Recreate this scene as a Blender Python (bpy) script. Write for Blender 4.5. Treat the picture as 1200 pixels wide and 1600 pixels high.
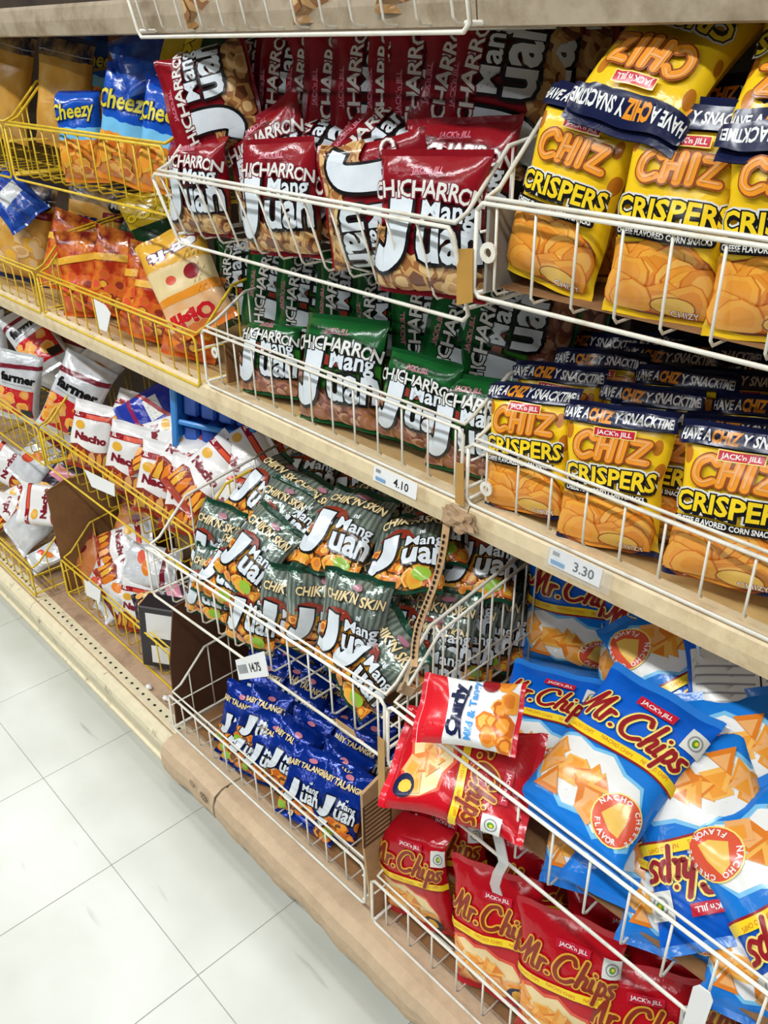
import bpy, bmesh, math, random
import numpy as np
from mathutils import Vector, Matrix, Euler

for o in list(bpy.data.objects):
    bpy.data.objects.remove(o, do_unlink=True)
SC = bpy.context.scene
C = SC.collection

# ------------------------------------------------------------------ camera
cam_d = bpy.data.cameras.new('camera')
cam = bpy.data.objects.new('camera', cam_d)
C.objects.link(cam)
RC = ((0.6863751540710777, 0.7272176368456391, -0.006607309176089254),
      (0.3486813576751042, -0.3370443354398459, -0.874541266469318),
      (-0.6382087892561104, 0.5979595509802956, -0.4849060906069267))
CAM_H = 1.385
cam.matrix_world = Matrix(((RC[0][0], -RC[1][0], -RC[2][0], 0.0),
                           (RC[0][1], -RC[1][1], -RC[2][1], 0.0),
                           (RC[0][2], -RC[1][2], -RC[2][2], CAM_H),
                           (0, 0, 0, 1)))
cam_d.sensor_fit = 'VERTICAL'
cam_d.sensor_height = 36.0
cam_d.lens = 1327.83 / 1600.0 * 36.0
cam_d.clip_start = 0.02
SC.camera = cam

# ------------------------------------------------------------------ world, lamps, exposure
w = bpy.data.worlds.new('world')
SC.world = w
w.use_nodes = True
w.node_tree.nodes['Background'].inputs[0].default_value = (0.93, 0.97, 1.0, 1)
w.node_tree.nodes['Background'].inputs[1].default_value = 0.055

def area_lamp(name, loc, sx, sy, power, col=(0.96, 0.985, 1.0)):
    l = bpy.data.lights.new(name, 'AREA')
    l.shape = 'RECTANGLE'
    l.size, l.size_y = sx, sy
    l.energy = power
    l.color = col
    o = bpy.data.objects.new(name, l)
    o.location = loc
    C.objects.link(o)
    return o
# fluorescent lamp rows above shelving and aisle; the farthest row is added fill
for i, x in enumerate((-4.0, -2.4, -0.8, 0.8)):
    area_lamp('ceiling_lamp_or_fill', (x, 0.868, 3.0), 1.25, 0.08, 24)
    area_lamp('ceiling_lamp_or_fill', (x, -0.75, 3.0), 1.25, 0.14, 31)
    area_lamp('ceiling_lamp_or_fill', (x, -2.5, 3.0), 1.25, 0.16, 16)  # added fill row, gives the upright shelf fronts more light
SC.view_settings.view_transform = 'Standard'
SC.view_settings.look = 'None'
SC.view_settings.gamma = 1.0
SC.view_settings.use_curve_mapping = False
SC.view_settings.exposure = 0.08

# ------------------------------------------------------------------ materials
MATS = {}
def srgb(c):
    return tuple(((v / 255.0) / 12.92 if v / 255.0 <= 0.04045 else ((v / 255.0 + 0.055) / 1.055) ** 2.4) for v in c)

def nt(m):
    m.use_nodes = True
    t = m.node_tree
    return t, t.nodes, t.links, t.nodes['Principled BSDF']

def mat(name, rgb, rough=0.5, metal=0.0, var=0.06, scale=30.0, spec=0.5, bump=0.0, bscale=80.0, coat=0.0, alpha=None, trans=0.0):
    """plain procedural material: colour (8-bit sRGB) with noise variation and optional fine relief"""
    if name in MATS:
        return MATS[name]
    m = bpy.data.materials.new(name)
    t, N, L, b = nt(m)
    c = srgb(rgb)
    tc = N.new('ShaderNodeTexCoord')
    nz = N.new('ShaderNodeTexNoise')
    nz.inputs['Scale'].default_value = scale
    nz.inputs['Detail'].default_value = 4
    L.new(tc.outputs['Object'], nz.inputs['Vector'])
    mx = N.new('ShaderNodeMix')
    mx.data_type = 'RGBA'
    mx.inputs['A'].default_value = tuple(max(0, v * (1 - var * 2)) for v in c) + (1,)
    mx.inputs['B'].default_value = tuple(min(1, v * (1 + var * 2)) for v in c) + (1,)
    L.new(nz.outputs['Fac'], mx.inputs['Factor'])
    L.new(mx.outputs['Result'], b.inputs['Base Color'])
    b.inputs['Roughness'].default_value = rough
    b.inputs['Metallic'].default_value = metal
    b.inputs['Specular IOR Level'].default_value = spec
    if coat:
        b.inputs['Coat Weight'].default_value = coat
        b.inputs['Coat Roughness'].default_value = 0.12
    if bump:
        n2 = N.new('ShaderNodeTexNoise')
        n2.inputs['Scale'].default_value = bscale
        n2.inputs['Detail'].default_value = 5
        L.new(tc.outputs['Object'], n2.inputs['Vector'])
        bp = N.new('ShaderNodeBump')
        bp.inputs['Strength'].default_value = bump
        bp.inputs['Distance'].default_value = 0.004
        L.new(n2.outputs['Fac'], bp.inputs['Height'])
        L.new(bp.outputs['Normal'], b.inputs['Normal'])
    if alpha is not None:
        b.inputs['Alpha'].default_value = alpha
    if trans:
        b.inputs['Transmission Weight'].default_value = trans
    MATS[name] = m
    return m

def dirty(name, rgb, dirt, rough=0.5, scale=9.0, lo=0.52, hi=0.72, fine=60.0, bump=0.0):
    """painted or raw surface with patches of dirt and wear of their own"""
    m = bpy.data.materials.new(name)
    t, N, L, b = nt(m)
    tc = N.new('ShaderNodeTexCoord')
    nz = N.new('ShaderNodeTexNoise')
    nz.inputs['Scale'].default_value = scale
    nz.inputs['Detail'].default_value = 8
    nz.inputs['Roughness'].default_value = 0.7
    L.new(tc.outputs['Object'], nz.inputs['Vector'])
    cr = N.new('ShaderNodeValToRGB')
    cr.color_ramp.elements[0].position = lo
    cr.color_ramp.elements[0].color = srgb(rgb) + (1,)
    cr.color_ramp.elements[1].position = hi
    cr.color_ramp.elements[1].color = srgb(dirt) + (1,)
    L.new(nz.outputs['Fac'], cr.inputs['Fac'])
    n2 = N.new('ShaderNodeTexNoise')
    n2.inputs['Scale'].default_value = fine
    n2.inputs['Detail'].default_value = 3
    L.new(tc.outputs['Object'], n2.inputs['Vector'])
    mx = N.new('ShaderNodeMix')
    mx.data_type = 'RGBA'
    mx.blend_type = 'MULTIPLY'
    mx.inputs['Factor'].default_value = 0.35
    L.new(cr.outputs['Color'], mx.inputs['A'])
    L.new(n2.outputs['Color'], mx.inputs['B'])
    h = N.new('ShaderNodeHueSaturation')
    h.inputs['Value'].default_value = 1.2
    L.new(mx.outputs['Result'], h.inputs['Color'])
    # noise colour is hueless after desaturating the multiply layer
    bw = N.new('ShaderNodeRGBToBW')
    L.new(n2.outputs['Color'], bw.inputs['Color'])
    L.new(bw.outputs['Val'], mx.inputs['B'])
    L.new(h.outputs['Color'], b.inputs['Base Color'])
    b.inputs['Roughness'].default_value = rough
    if bump:
        bp = N.new('ShaderNodeBump')
        bp.inputs['Strength'].default_value = bump
        bp.inputs['Distance'].default_value = 0.003
        L.new(n2.outputs['Fac'], bp.inputs['Height'])
        L.new(bp.outputs['Normal'], b.inputs['Normal'])
    MATS[name] = m
    return m

M_WHITE = dirty('white_coated_wire', (238, 234, 220), (196, 180, 150), 0.35, 14, 0.5, 0.8)
M_YELLOW = dirty('yellow_coated_wire', (232, 196, 44), (170, 136, 40), 0.38, 14, 0.5, 0.8)
M_CREAM = dirty('cream_painted_steel', (232, 220, 186), (120, 98, 66), 0.42, 22, 0.58, 0.72)
M_WOOD = dirty('pale_shelf_lip', (232, 212, 172), (190, 160, 116), 0.45, 10, 0.5, 0.75)
M_KRAFT = dirty('kraft_cardboard', (196, 160, 116), (160, 124, 84), 0.85, 7, 0.45, 0.75, 120, 0.15)
M_KRAFT_D = dirty('dark_kraft_cardboard', (150, 108, 66), (120, 84, 50), 0.85, 7, 0.45, 0.75, 120, 0.15)
M_KRAFT_G = dirty('worn_grey_kraft', (206, 180, 148), (176, 148, 116), 0.85, 5, 0.5, 0.8, 60, 0.08)
M_SHELF = dirty('tan_shelf_liner', (214, 176, 112), (172, 140, 98), 0.6, 5, 0.42, 0.66, 40)
M_BACK = dirty('dark_back_panel', (70, 58, 46), (44, 36, 30), 0.7, 6)
M_DECK = dirty('worn_deck_panel', (190, 160, 132), (140, 112, 88), 0.6, 8, 0.45, 0.7)
M_DARK = mat('dark_hole', (26, 22, 20), 0.9)
M_PAPER = mat('white_tag_paper', (240, 240, 238), 0.55, var=0.02)
M_INK = mat('black_ink', (30, 30, 34), 0.6)
M_TAPE = mat('brown_packing_tape', (186, 140, 66), 0.3, var=0.1)
M_TOPLIP = dirty('grey_brown_shelf_lip', (176, 160, 136), (128, 108, 84), 0.5, 12, 0.45, 0.7)

# ------------------------------------------------------------------ object helpers
def link(name, me, m=None, parent=None):
    o = bpy.data.objects.new(name, me)
    C.objects.link(o)
    if m is not None and me is not None and len(me.materials) == 0:
        me.materials.append(m)
    if parent is not None:
        o.parent = parent
    return o

def tag(o, label=None, cat=None, group=None, kind=None):
    if label: o['label'] = label
    if cat: o['category'] = cat
    if group: o['group'] = group
    if kind: o['kind'] = kind
    return o

def empty(name, loc=(0, 0, 0)):
    o = bpy.data.objects.new(name, None)
    o.location = loc
    o.empty_display_size = 0.05
    C.objects.link(o)
    return o

def mesh_from(name, verts, faces, smooth=False):
    me = bpy.data.meshes.new(name)
    me.from_pydata([tuple(v) for v in verts], [], [tuple(f) for f in faces])
    me.update()
    if smooth:
        me.shade_smooth()
    return me

def box_mesh(name, x0, x1, y0, y1, z0, z1, bev=0.0):
    bm = bmesh.new()
    bmesh.ops.create_cube(bm, size=1.0)
    for v in bm.verts:
        v.co = Vector((x0 + (v.co.x + .5) * (x1 - x0), y0 + (v.co.y + .5) * (y1 - y0), z0 + (v.co.z + .5) * (z1 - z0)))
    if bev:
        bmesh.ops.bevel(bm, geom=bm.edges[:], offset=bev, segments=1, affect='EDGES')
    me = bpy.data.meshes.new(name)
    bm.to_mesh(me)
    bm.free()
    return me

def tube(name, pts, r, n=6):
    """round wire along a polyline"""
    pts = [Vector(p) for p in pts]
    vs, fs = [], []
    prev = None
    for i, p in enumerate(pts):
        if i == 0: d = pts[1] - pts[0]
        elif i == len(pts) - 1: d = pts[-1] - pts[-2]
        else: d = (pts[i + 1] - p).normalized() + (p - pts[i - 1]).normalized()
        d.normalize()
        if prev is None:
            up = Vector((0, 0, 1)) if abs(d.z) < .9 else Vector((1, 0, 0))
            a = d.cross(up).normalized()
        else:
            a = (pd.rotation_difference(d) @ prev)
            a = (a - d * a.dot(d)).normalized()
        prev, pd = a, d.copy()
        b = d.cross(a)
        for k in range(n):
            t = 2 * math.pi * k / n
            vs.append(p + (a * math.cos(t) + b * math.sin(t)) * r)
        if i:
            q = (i - 1) * n
            for k in range(n):
                fs.append((q + k, q + (k + 1) % n, q + n + (k + 1) % n, q + n + k))
    fs.append(tuple(range(n))[::-1])
    e = (len(pts) - 1) * n
    fs.append(tuple(e + k for k in range(n)))
    return mesh_from(name, vs, fs, True)

def profile_x(name, prof, x0, x1, thick, nseg=1, wob=None):
    """sheet with the (y, z) profile extruded along x, given thickness"""
    pr = [Vector((0, p[0], p[1])) for p in prof]
    nn = []
    for i in range(len(pr)):
        d = (pr[min(i + 1, len(pr) - 1)] - pr[max(i - 1, 0)]).normalized()
        nn.append(Vector((0, d.z, -d.y)))
    vs, fs = [], []
    k = len(pr)
    for s in range(nseg + 1):
        x = x0 + (x1 - x0) * s / nseg
        for side in (0, 1):
            for i in range(k):
                q = pr[i] + nn[i] * (thick * side)
                dy, dz = wob(x, i / (k - 1)) if wob else (0, 0)
                vs.append((x, q.y + dy, q.z + dz))
    for s in range(nseg):
        a, b = s * 2 * k, (s + 1) * 2 * k
        for i in range(k - 1):
            fs.append((a + i, a + i + 1, b + i + 1, b + i))
            fs.append((a + k + i, b + k + i, b + k + i + 1, a + k + i + 1))
        fs.append((a, b, b + k, a + k))
        fs.append((a + k - 1, a + 2 * k - 1, b + 2 * k - 1, b + k - 1))
    fs.append(tuple(range(k)) + tuple(range(2 * k - 1, k - 1, -1)))
    e = nseg * 2 * k
    fs.append(tuple(e + i for i in range(k))[::-1] + tuple(e + i for i in range(k, 2 * k)))
    me = mesh_from(name, vs, fs)
    bm = bmesh.new(); bm.from_mesh(me)
    bmesh.ops.recalc_face_normals(bm, faces=bm.faces[:])
    bm.to_mesh(me); bm.free()
    return me

# ------------------------------------------------------------------ floor: single tiles
TILE = 0.3048
def tile_material():
    m = bpy.data.materials.new('vinyl_floor_tile')
    t, N, L, b = nt(m)
    tc = N.new('ShaderNodeTexCoord')
    oi = N.new('ShaderNodeObjectInfo')
    ad = N.new('ShaderNodeVectorMath'); ad.operation = 'ADD'
    L.new(tc.outputs['Object'], ad.inputs[0]); L.new(oi.outputs['Location'], ad.inputs[1])
    nz = N.new('ShaderNodeTexNoise'); nz.inputs['Scale'].default_value = 5; nz.inputs['Detail'].default_value = 8
    L.new(ad.outputs[0], nz.inputs['Vector'])
    cr = N.new('ShaderNodeValToRGB')
    cr.color_ramp.elements[0].position = 0.3; cr.color_ramp.elements[0].color = srgb((176, 178, 168)) + (1,)
    cr.color_ramp.elements[1].position = 0.7; cr.color_ramp.elements[1].color = srgb((192, 194, 186)) + (1,)
    L.new(nz.outputs['Fac'], cr.inputs['Fac'])
    # scuffs: stretched noise, thin dark streaks
    mp = N.new('ShaderNodeMapping'); mp.inputs['Scale'].default_value = (5, 34, 5); mp.inputs['Rotation'].default_value = (0, 0, 0.75)
    L.new(ad.outputs[0], mp.inputs['Vector'])
    n2 = N.new('ShaderNodeTexNoise'); n2.inputs['Scale'].default_value = 1.0; n2.inputs['Detail'].default_value = 2
    L.new(mp.outputs[0], n2.inputs['Vector'])
    c2 = N.new('ShaderNodeValToRGB')
    c2.color_ramp.elements[0].position = 0.70; c2.color_ramp.elements[0].color = (1, 1, 1, 1)
    c2.color_ramp.elements[1].position = 0.78; c2.color_ramp.elements[1].color = (.62, .62, .60, 1)
    L.new(n2.outputs['Fac'], c2.inputs['Fac'])
    mx = N.new('ShaderNodeMix'); mx.data_type = 'RGBA'; mx.blend_type = 'MULTIPLY'; mx.inputs['Factor'].default_value = 0.8
    L.new(cr.outputs['Color'], mx.inputs['A']); L.new(c2.outputs['Color'], mx.inputs['B'])
    L.new(mx.outputs['Result'], b.inputs['Base Color'])
    b.inputs['Roughness'].default_value = 0.28
    b.inputs['Specular IOR Level'].default_value = 0.45
    return m
M_TILE = tile_material()
M_GROUT = mat('tile_joint', (150, 150, 140), 0.8)
floor = tag(link('floor', box_mesh('floor', -5.2, 2.2, -2.6, 1.3, -0.03, -0.0012), M_GROUT), 'off-white vinyl tile floor of the aisle', kind='structure')
XT, YT = -1.168, 0.368            # one tile corner seen in the photograph
tile_me = box_mesh('tile', -TILE / 2 + .0006, TILE / 2 - .0006, -TILE / 2 + .0006, TILE / 2 - .0006, -0.004, 0.0, 0.0005)
tile_me.materials.append(M_TILE)
for i in range(-12, 9):
    for j in range(-7, 3):
        t = link('tile', tile_me, None, floor)
        t.location = (XT + (i + .5) * TILE, YT + (j + .5) * TILE, 0.0)
ceil = tag(link('ceiling', box_mesh('ceiling', -5.2, 2.2, -2.6, 3.0, 3.12, 3.16), mat('ceiling_panel', (226, 226, 220), 0.9)), 'pale flat store ceiling', kind='structure')

# ------------------------------------------------------------------ shelving unit
unit = tag(empty('shelving_unit', (-1.3, 0.85, 0)), 'long supermarket shelving unit with cream base plate and pale shelf lips', 'shelving')
def part(name, me, m):
    o = link(name, me, m, unit)
    o.matrix_parent_inverse = Matrix.Translation((1.3, -0.85, 0))
    return o
XL, XR = -4.6, 0.75
BAYS = (-4.6, -3.29, -1.972, -0.652, 0.75)
for a, b in zip(BAYS[:-1], BAYS[1:]):
    part('back_panel', box_mesh('back_panel', a + .002, b - .002, 1.12, 1.14, 0.0, 1.95), M_BACK)
    part('base_deck', box_mesh('base_deck', a + .001, b - .001, 0.597, 1.12, 0.084, 0.098), M_DECK)
for x in BAYS:
    part('upright', box_mesh('upright', x - .015, x + .015, 1.09, 1.12, 0.0, 1.95), mat('upright_steel', (120, 110, 96), 0.5))
# rolled steel front of the base: groove at the deck, rounded nose, straight skirt and a thin foot strip
nose = [(0.628, 0.100), (0.600, 0.101), (0.597, 0.096), (0.592, 0.101), (0.580, 0.098), (0.572, 0.088), (0.570, 0.074), (0.574, 0.052), (0.580, 0.028)]
foot = [(0.583, 0.030), (0.583, 0.012), (0.577, 0.009), (0.577, 0.001)]
for a, b in zip(BAYS[:-1], BAYS[1:]):
    part('kick_plate', profile_x('kick_plate', nose, a + .001, b - .001, -0.0015), M_CREAM)
    part('foot_strip', profile_x('foot_strip', foot, a + .001, b - .001, -0.0015), M_CREAM)
    n = int((b - a) / 0.0254)
    vs, fs = [], []
    for k in range(n):
        cx = a + 0.012 + k * 0.0254
        q = len(vs)
        for t in range(8):
            vs.append((cx + .0034 * math.cos(t * math.pi / 4), 0.612 + .0034 * math.sin(t * math.pi / 4), 0.1018))
        fs.append(tuple(range(q, q + 8)))
    h = part('peg_hole_row', mesh_from('peg_hole_row', vs, fs), M_DARK)
    h['kind'] = 'stuff'
def shelf(z, yf, name_m, lip_h, liner, lipm, xs, under=0.016, yb=1.118):
    for a, b in xs:
        part('shelf_board', box_mesh('shelf_board', a + .001, b - .001, yf + .012, yb, z - under, z - .001), liner)
        part('shelf_lip', profile_x('shelf_lip', [(yf + .03, z + .0005), (yf + .004, z + .0015), (yf, z - .003), (yf - .002, z - lip_h * .5), (yf + .001, z - lip_h), (yf + .012, z - lip_h - .001)], a + .001, b - .001, 0.0015), lipm)
bays2 = list(zip(BAYS[:-1], BAYS[1:]))
shelf(0.836, 0.768, 'mid', 0.040, M_SHELF, M_WOOD, bays2)
shelf(1.440, 0.745, 'top', 0.042, M_TOPLIP, M_TOPLIP, bays2)
shelf(1.900, 0.745, 'head', 0.042, M_TOPLIP, M_TOPLIP, bays2)

# ------------------------------------------------------------------ wire baskets
WR, WT = 0.0027, 0.0017
def basket(name, label, m, x0, x1, yf, zb, zt, depth, tilt=0.0, fz=None, slope=0.0, rise=0.075, hb=0.11, group=None,
           double=True, floor_wires=True, sides=(True, True), phase=0.012, pitch=0.0508, back=False):
    """yf: y of the top front rail; the foot of the front lies tilt deeper; slope raises the right end"""
    xm = (x0 + x1) / 2
    r = tag(empty(name, (xm, yf, zb)), label, 'wire basket', group)
    def Z(x, z): return z + slope * (x - x0)
    def add(nm, pts, rad, n=6):
        o = link(nm, tube(nm, [(p[0] - xm, p[1] - yf, Z(p[0], p[2]) - zb) for p in pts], rad, n), m, r)
        return o
    fz = zb + 0.008 if fz is None else fz
    # outer frame of the front: corners rounded
    c = 0.008
    add('front_frame', [(x0, yf, zt - c), (x0 + c, yf, zt), (x1 - c, yf, zt), (x1, yf, zt - c), (x1, yf + tilt, zb + c), (x1 - c, yf + tilt, zb),
                        (x0 + c, yf + tilt, zb), (x0, yf + tilt, zb + c), (x0, yf, zt - c)], WR)
    yb = yf + depth
    # top rail bends back at both ends and rises along the sides
    yi = yf + 0.008
    prof = [(yi, zt + .004), (yi + .02, zt + .012), (yi + .085, zt + rise), (yb, zt + hb)]
    pts = []
    if sides[0]: pts += [(x0 + .006, p[0], p[1]) for p in prof[::-1]]
    else: pts += [(x0 + .006, prof[0][0], prof[0][1])]
    if sides[1]: pts += [(x1 - .006, p[0], p[1]) for p in prof]
    else: pts += [(x1 - .006, prof[0][0], prof[0][1])]
    add('top_rail', pts, WR)
    def ztop(y):
        for (ya, za), (yb_, zb_) in zip(prof[:-1], prof[1:]):
            if ya <= y <= yb_:
                return za + (zb_ - za) * (y - ya) / (yb_ - ya)
        return prof[-1][1]
    # front uprights: each a wire that bends at the floor and runs to the back
    n = int((x1 - x0 - phase) / pitch)
    for k in range(n + 1):
        x = x0 + phase + k * pitch
        if x > x1 - 0.006: break
        pts = [(x, yf + .002, zt), (x, yf + tilt + .004, fz + .006), (x, yf + tilt + .010, fz)]
        if floor_wires:
            pts.append((x, yb, fz))
        add('front_wire', pts, WT, 5)
    if floor_wires:
        k = 1
        y = yf + tilt + .055
        while y < yb:
            add('floor_wire', [(x0, y, fz - WT * 2), (x1, y, fz - WT * 2)], WT, 5)
            y += 0.085
    for on, x in zip(sides, (x0 + .006, x1 - .006)):
        if not on: continue
        y = yf + .05
        while y < yb + .001:
            add('side_wire', [(x, y, ztop(y)), (x, y, fz)], WT, 5)
            y += 0.0508
        add('side_rail', [(x, yf + tilt * .5, (zt + zb) / 2 + .02), (x, yb, (zt + zb) / 2 + .02)], WT, 5)
        add('side_rail', [(x, yf + tilt, fz), (x, yb, fz)], WR, 5)
    if back:
        add('back_rail', [(x0, yb, zt + hb), (x1, yb, zt + hb)], WR, 5)
        for k in range(0, n + 1, 2):
            x = x0 + phase + k * pitch
            add('back_wire', [(x, yb, zt + hb), (x, yb, fz)], WT, 5)
    return r
W, Yl = M_WHITE, M_YELLOW
BK = 'wire display baskets on the shelving'
def bk(label, m, *a, **k): return basket('wire_basket', label, m, *a, group=BK, **k)
bk('white wire basket on the top shelf, cut off by the picture edge', W, -1.288, -.640, .700, 1.392, 1.495, .34, tilt=.02)
bk('white wire basket holding the maroon pork rind bags', W, -1.278, -.642, .708, 1.098, 1.207, .34, tilt=.030, fz=1.112, phase=.018)
bk('white wire basket holding the two tall yellow corn snack bags', W, -.620, .02, .720, 1.136, 1.235, .34, phase=.0254, fz=1.1405)
bk('yellow wire basket holding the tall blue and orange bags', Yl, -1.935, -1.306, .748, 1.134, 1.240, .32, phase=.02)
bk('upper yellow wire basket at the left picture edge', Yl, -2.60, -1.950, .748, 1.134, 1.240, .32)
bk('white wire fence basket in front of the green pork rind bags', W, -1.286, -.668, .768, .842, .944, .30, phase=.044, hb=.06, rise=.05, floor_wires=False)
bk('white wire fence basket in front of the small yellow corn snack bags', W, -.658, .02, .768, .842, .930, .30, phase=.03, hb=.075, rise=.05, floor_wires=False)
bk('yellow wire basket holding the glossy orange bags', Yl, -1.972, -1.308, .766, .830, .925, .30, floor_wires=False)
bk('middle yellow wire basket at the left picture edge', Yl, -2.64, -1.988, .766, .830, .925, .30, floor_wires=False)
bk('white wire basket heaped with silver and green bags', W, -1.286, -.640, .598, .462, .568, .31, slope=.062, phase=.02)
bk('white wire basket heaped with bright blue tortilla chip bags', W, -.634, .10, .598, .496, .606, .31, slope=-.04, phase=.02)
bk('yellow wire basket full of white and red nacho bags', Yl, -1.978, -1.296, .700, .458, .562, .31, slope=-.02)
bk('lower yellow wire basket at the left picture edge, above the base', Yl, -2.70, -1.992, .700, .458, .562, .31, slope=-.01)
bk('white wire basket on the base holding the small dark blue bags', W, -1.298, -.692, .600, .112, .206, .36, slope=.036, phase=.0465, hb=.09)
bk('white wire basket on the base holding the red tortilla chip bags', W, -.676, .10, .600, .112, .215, .36, slope=.0, phase=.03, hb=.09)
bk('yellow wire basket on the base between cardboard dividers', Yl, -1.945, -1.33, .668, .102, .212, .34, phase=.02)
bk('yellow wire basket on the base at the left picture edge', Yl, -2.70, -1.985, .600, .104, .186, .34, phase=.02)

# ------------------------------------------------------------------ snack bags: film, shape, print
def film(name, bands, rough=0.3, metal=0.0, wob=0.02, spec=0.5, stripes=None, mottle=0.0, mottle_col=None, bump=0.22):
    """printed plastic film: bands = [(v from, rgb)...] by height on the bag, soft print noise, fine crinkle relief"""
    if name in MATS:
        return MATS[name]
    m = bpy.data.materials.new(name)
    t, N, L, b = nt(m)
    uv = N.new('ShaderNodeUVMap')
    sp = N.new('ShaderNodeSeparateXYZ')
    L.new(uv.outputs['UV'], sp.inputs[0])
    nz = N.new('ShaderNodeTexNoise'); nz.inputs['Scale'].default_value = 7; nz.inputs['Detail'].default_value = 3
    L.new(uv.outputs['UV'], nz.inputs['Vector'])
    ma = N.new('ShaderNodeMath'); ma.operation = 'MULTIPLY_ADD'
    ma.inputs[1].default_value = wob; ma.inputs[2].default_value = -wob / 2
    L.new(nz.outputs['Fac'], ma.inputs[0])
    ad = N.new('ShaderNodeMath'); ad.operation = 'ADD'
    L.new(sp.outputs['Y'], ad.inputs[0]); L.new(ma.outputs[0], ad.inputs[1])
    cr = N.new('ShaderNodeValToRGB')
    cr.color_ramp.interpolation = 'CONSTANT' if wob < 0.1 else 'LINEAR'
    els = cr.color_ramp.elements
    els[0].position = bands[0][0]; els[0].color = srgb(bands[0][1]) + (1,)
    if len(bands) == 1:
        els[1].position = 1.0; els[1].color = srgb(bands[0][1]) + (1,)
    else:
        els[1].position = bands[1][0]; els[1].color = srgb(bands[1][1]) + (1,)
        for p, c in bands[2:]:
            e = els.new(p); e.color = srgb(c) + (1,)
    L.new(ad.outputs[0], cr.inputs['Fac'])
    col = cr.outputs['Color']
    if stripes:
        f, rgb, amt = stripes
        wv = N.new('ShaderNodeTexWave'); wv.wave_type = 'BANDS'; wv.bands_direction = 'X'
        wv.inputs['Scale'].default_value = f; wv.inputs['Distortion'].default_value = 3.0; wv.inputs['Detail'].default_value = 2
        L.new(uv.outputs['UV'], wv.inputs['Vector'])
        mu = N.new('ShaderNodeMath'); mu.operation = 'MULTIPLY'; mu.inputs[1].default_value = amt
        L.new(wv.outputs['Fac'], mu.inputs[0])
        mx = N.new('ShaderNodeMix'); mx.data_type = 'RGBA'
        L.new(mu.outputs[0], mx.inputs['Factor']); L.new(col, mx.inputs['A']); mx.inputs['B'].default_value = srgb(rgb) + (1,)
        col = mx.outputs['Result']
    if mottle:
        n3 = N.new('ShaderNodeTexNoise'); n3.inputs['Scale'].default_value = 5.5; n3.inputs['Detail'].default_value = 4
        L.new(uv.outputs['UV'], n3.inputs['Vector'])
        c3 = N.new('ShaderNodeValToRGB'); c3.color_ramp.elements[0].position = 0.42; c3.color_ramp.elements[1].position = 0.68
        c3.color_ramp.elements[0].color = (0, 0, 0, 1); c3.color_ramp.elements[1].color = (mottle, mottle, mottle, 1)
        L.new(n3.outputs['Fac'], c3.inputs['Fac'])
        mx = N.new('ShaderNodeMix'); mx.data_type = 'RGBA'
        L.new(c3.outputs['Color'], mx.inputs['Factor']); L.new(col, mx.inputs['A']); mx.inputs['B'].default_value = srgb(mottle_col) + (1,)
        col = mx.outputs['Result']
    L.new(col, b.inputs['Base Color'])
    b.inputs['Roughness'].default_value = rough * 0.72
    b.inputs['Metallic'].default_value = metal
    b.inputs['Specular IOR Level'].default_value = spec
    tc = N.new('ShaderNodeTexCoord')
    n2 = N.new('ShaderNodeTexNoise'); n2.inputs['Scale'].default_value = 30; n2.inputs['Detail'].default_value = 4; n2.inputs['Distortion'].default_value = 1.2
    L.new(tc.outputs['Object'], n2.inputs['Vector'])
    bp = N.new('ShaderNodeBump'); bp.inputs['Strength'].default_value = bump; bp.inputs['Distance'].default_value = 0.006
    L.new(n2.outputs['Fac'], bp.inputs['Height']); L.new(bp.outputs['Normal'], b.inputs['Normal'])
    MATS[name] = m
    return m

def ink(name, rgb, rough=0.2, var=0.04, spec=0.5, metal=0.0):
    return mat('print_' + name, rgb, rough, metal, var, 60.0, spec, bump=0.16, bscale=30)

INK = dict(white=(240, 240, 236), offwhite=(226, 226, 218), black=(24, 22, 24), navy=(24, 30, 66), red=(206, 30, 40), dkred=(150, 24, 34), badge=(200, 34, 56),
           orange=(240, 152, 44), dkorange=(214, 112, 30), brown=(150, 76, 36), spot=(196, 120, 34), yellow=(250, 214, 40), paleyellow=(250, 226, 120),
           lime=(222, 208, 50), crisp1=(240, 158, 56), crisp2=(226, 128, 40), crisp3=(246, 184, 88), crisp4=(206, 104, 34), crispP=(242, 196, 92), crispA=(244, 172, 66), crispB=(232, 146, 50),
           tan=(206, 160, 104), tan2=(176, 124, 74), tan3=(226, 190, 138), grey=(150, 152, 156), silver=(206, 210, 214), green=(90, 150, 60), ltblue=(126, 196, 236),
           skyblue=(70, 150, 220), maroon=(120, 28, 42), pink=(214, 130, 150), blob=(176, 116, 132), dkmaroon=(128, 30, 44), redbrown=(142, 50, 34), cream=(238, 214, 160), peach=(240, 176, 110), coral=(226, 90, 62), purple=(104, 50, 110),
           jgrey=(222, 230, 236), dkblue=(24, 40, 110), rind1=(204, 156, 96), rind2=(162, 106, 60), rind3=(228, 190, 130), rind4=(120, 70, 42), leaf=(150, 190, 60),
           rose1=(176, 120, 100), rose2=(140, 84, 70), rose3=(204, 158, 130), golden=(232, 176, 60))
def inkm(k): return ink(k, INK[k])

NF, NV = 15, 22
SEAL = 0.045
def rows():
    """t values of the grid rows, -1..1, with rows at the seal edges"""
    tb = 1 - 2 * SEAL
    return np.concatenate([[-1.0, -(1 + tb) / 2], np.linspace(-tb, tb, NV - 3), [(1 + tb) / 2, 1.0]])
TROWS = rows()
NR = len(TROWS)
CCOLS = np.linspace(-1, 1, NF + 1)

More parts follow.
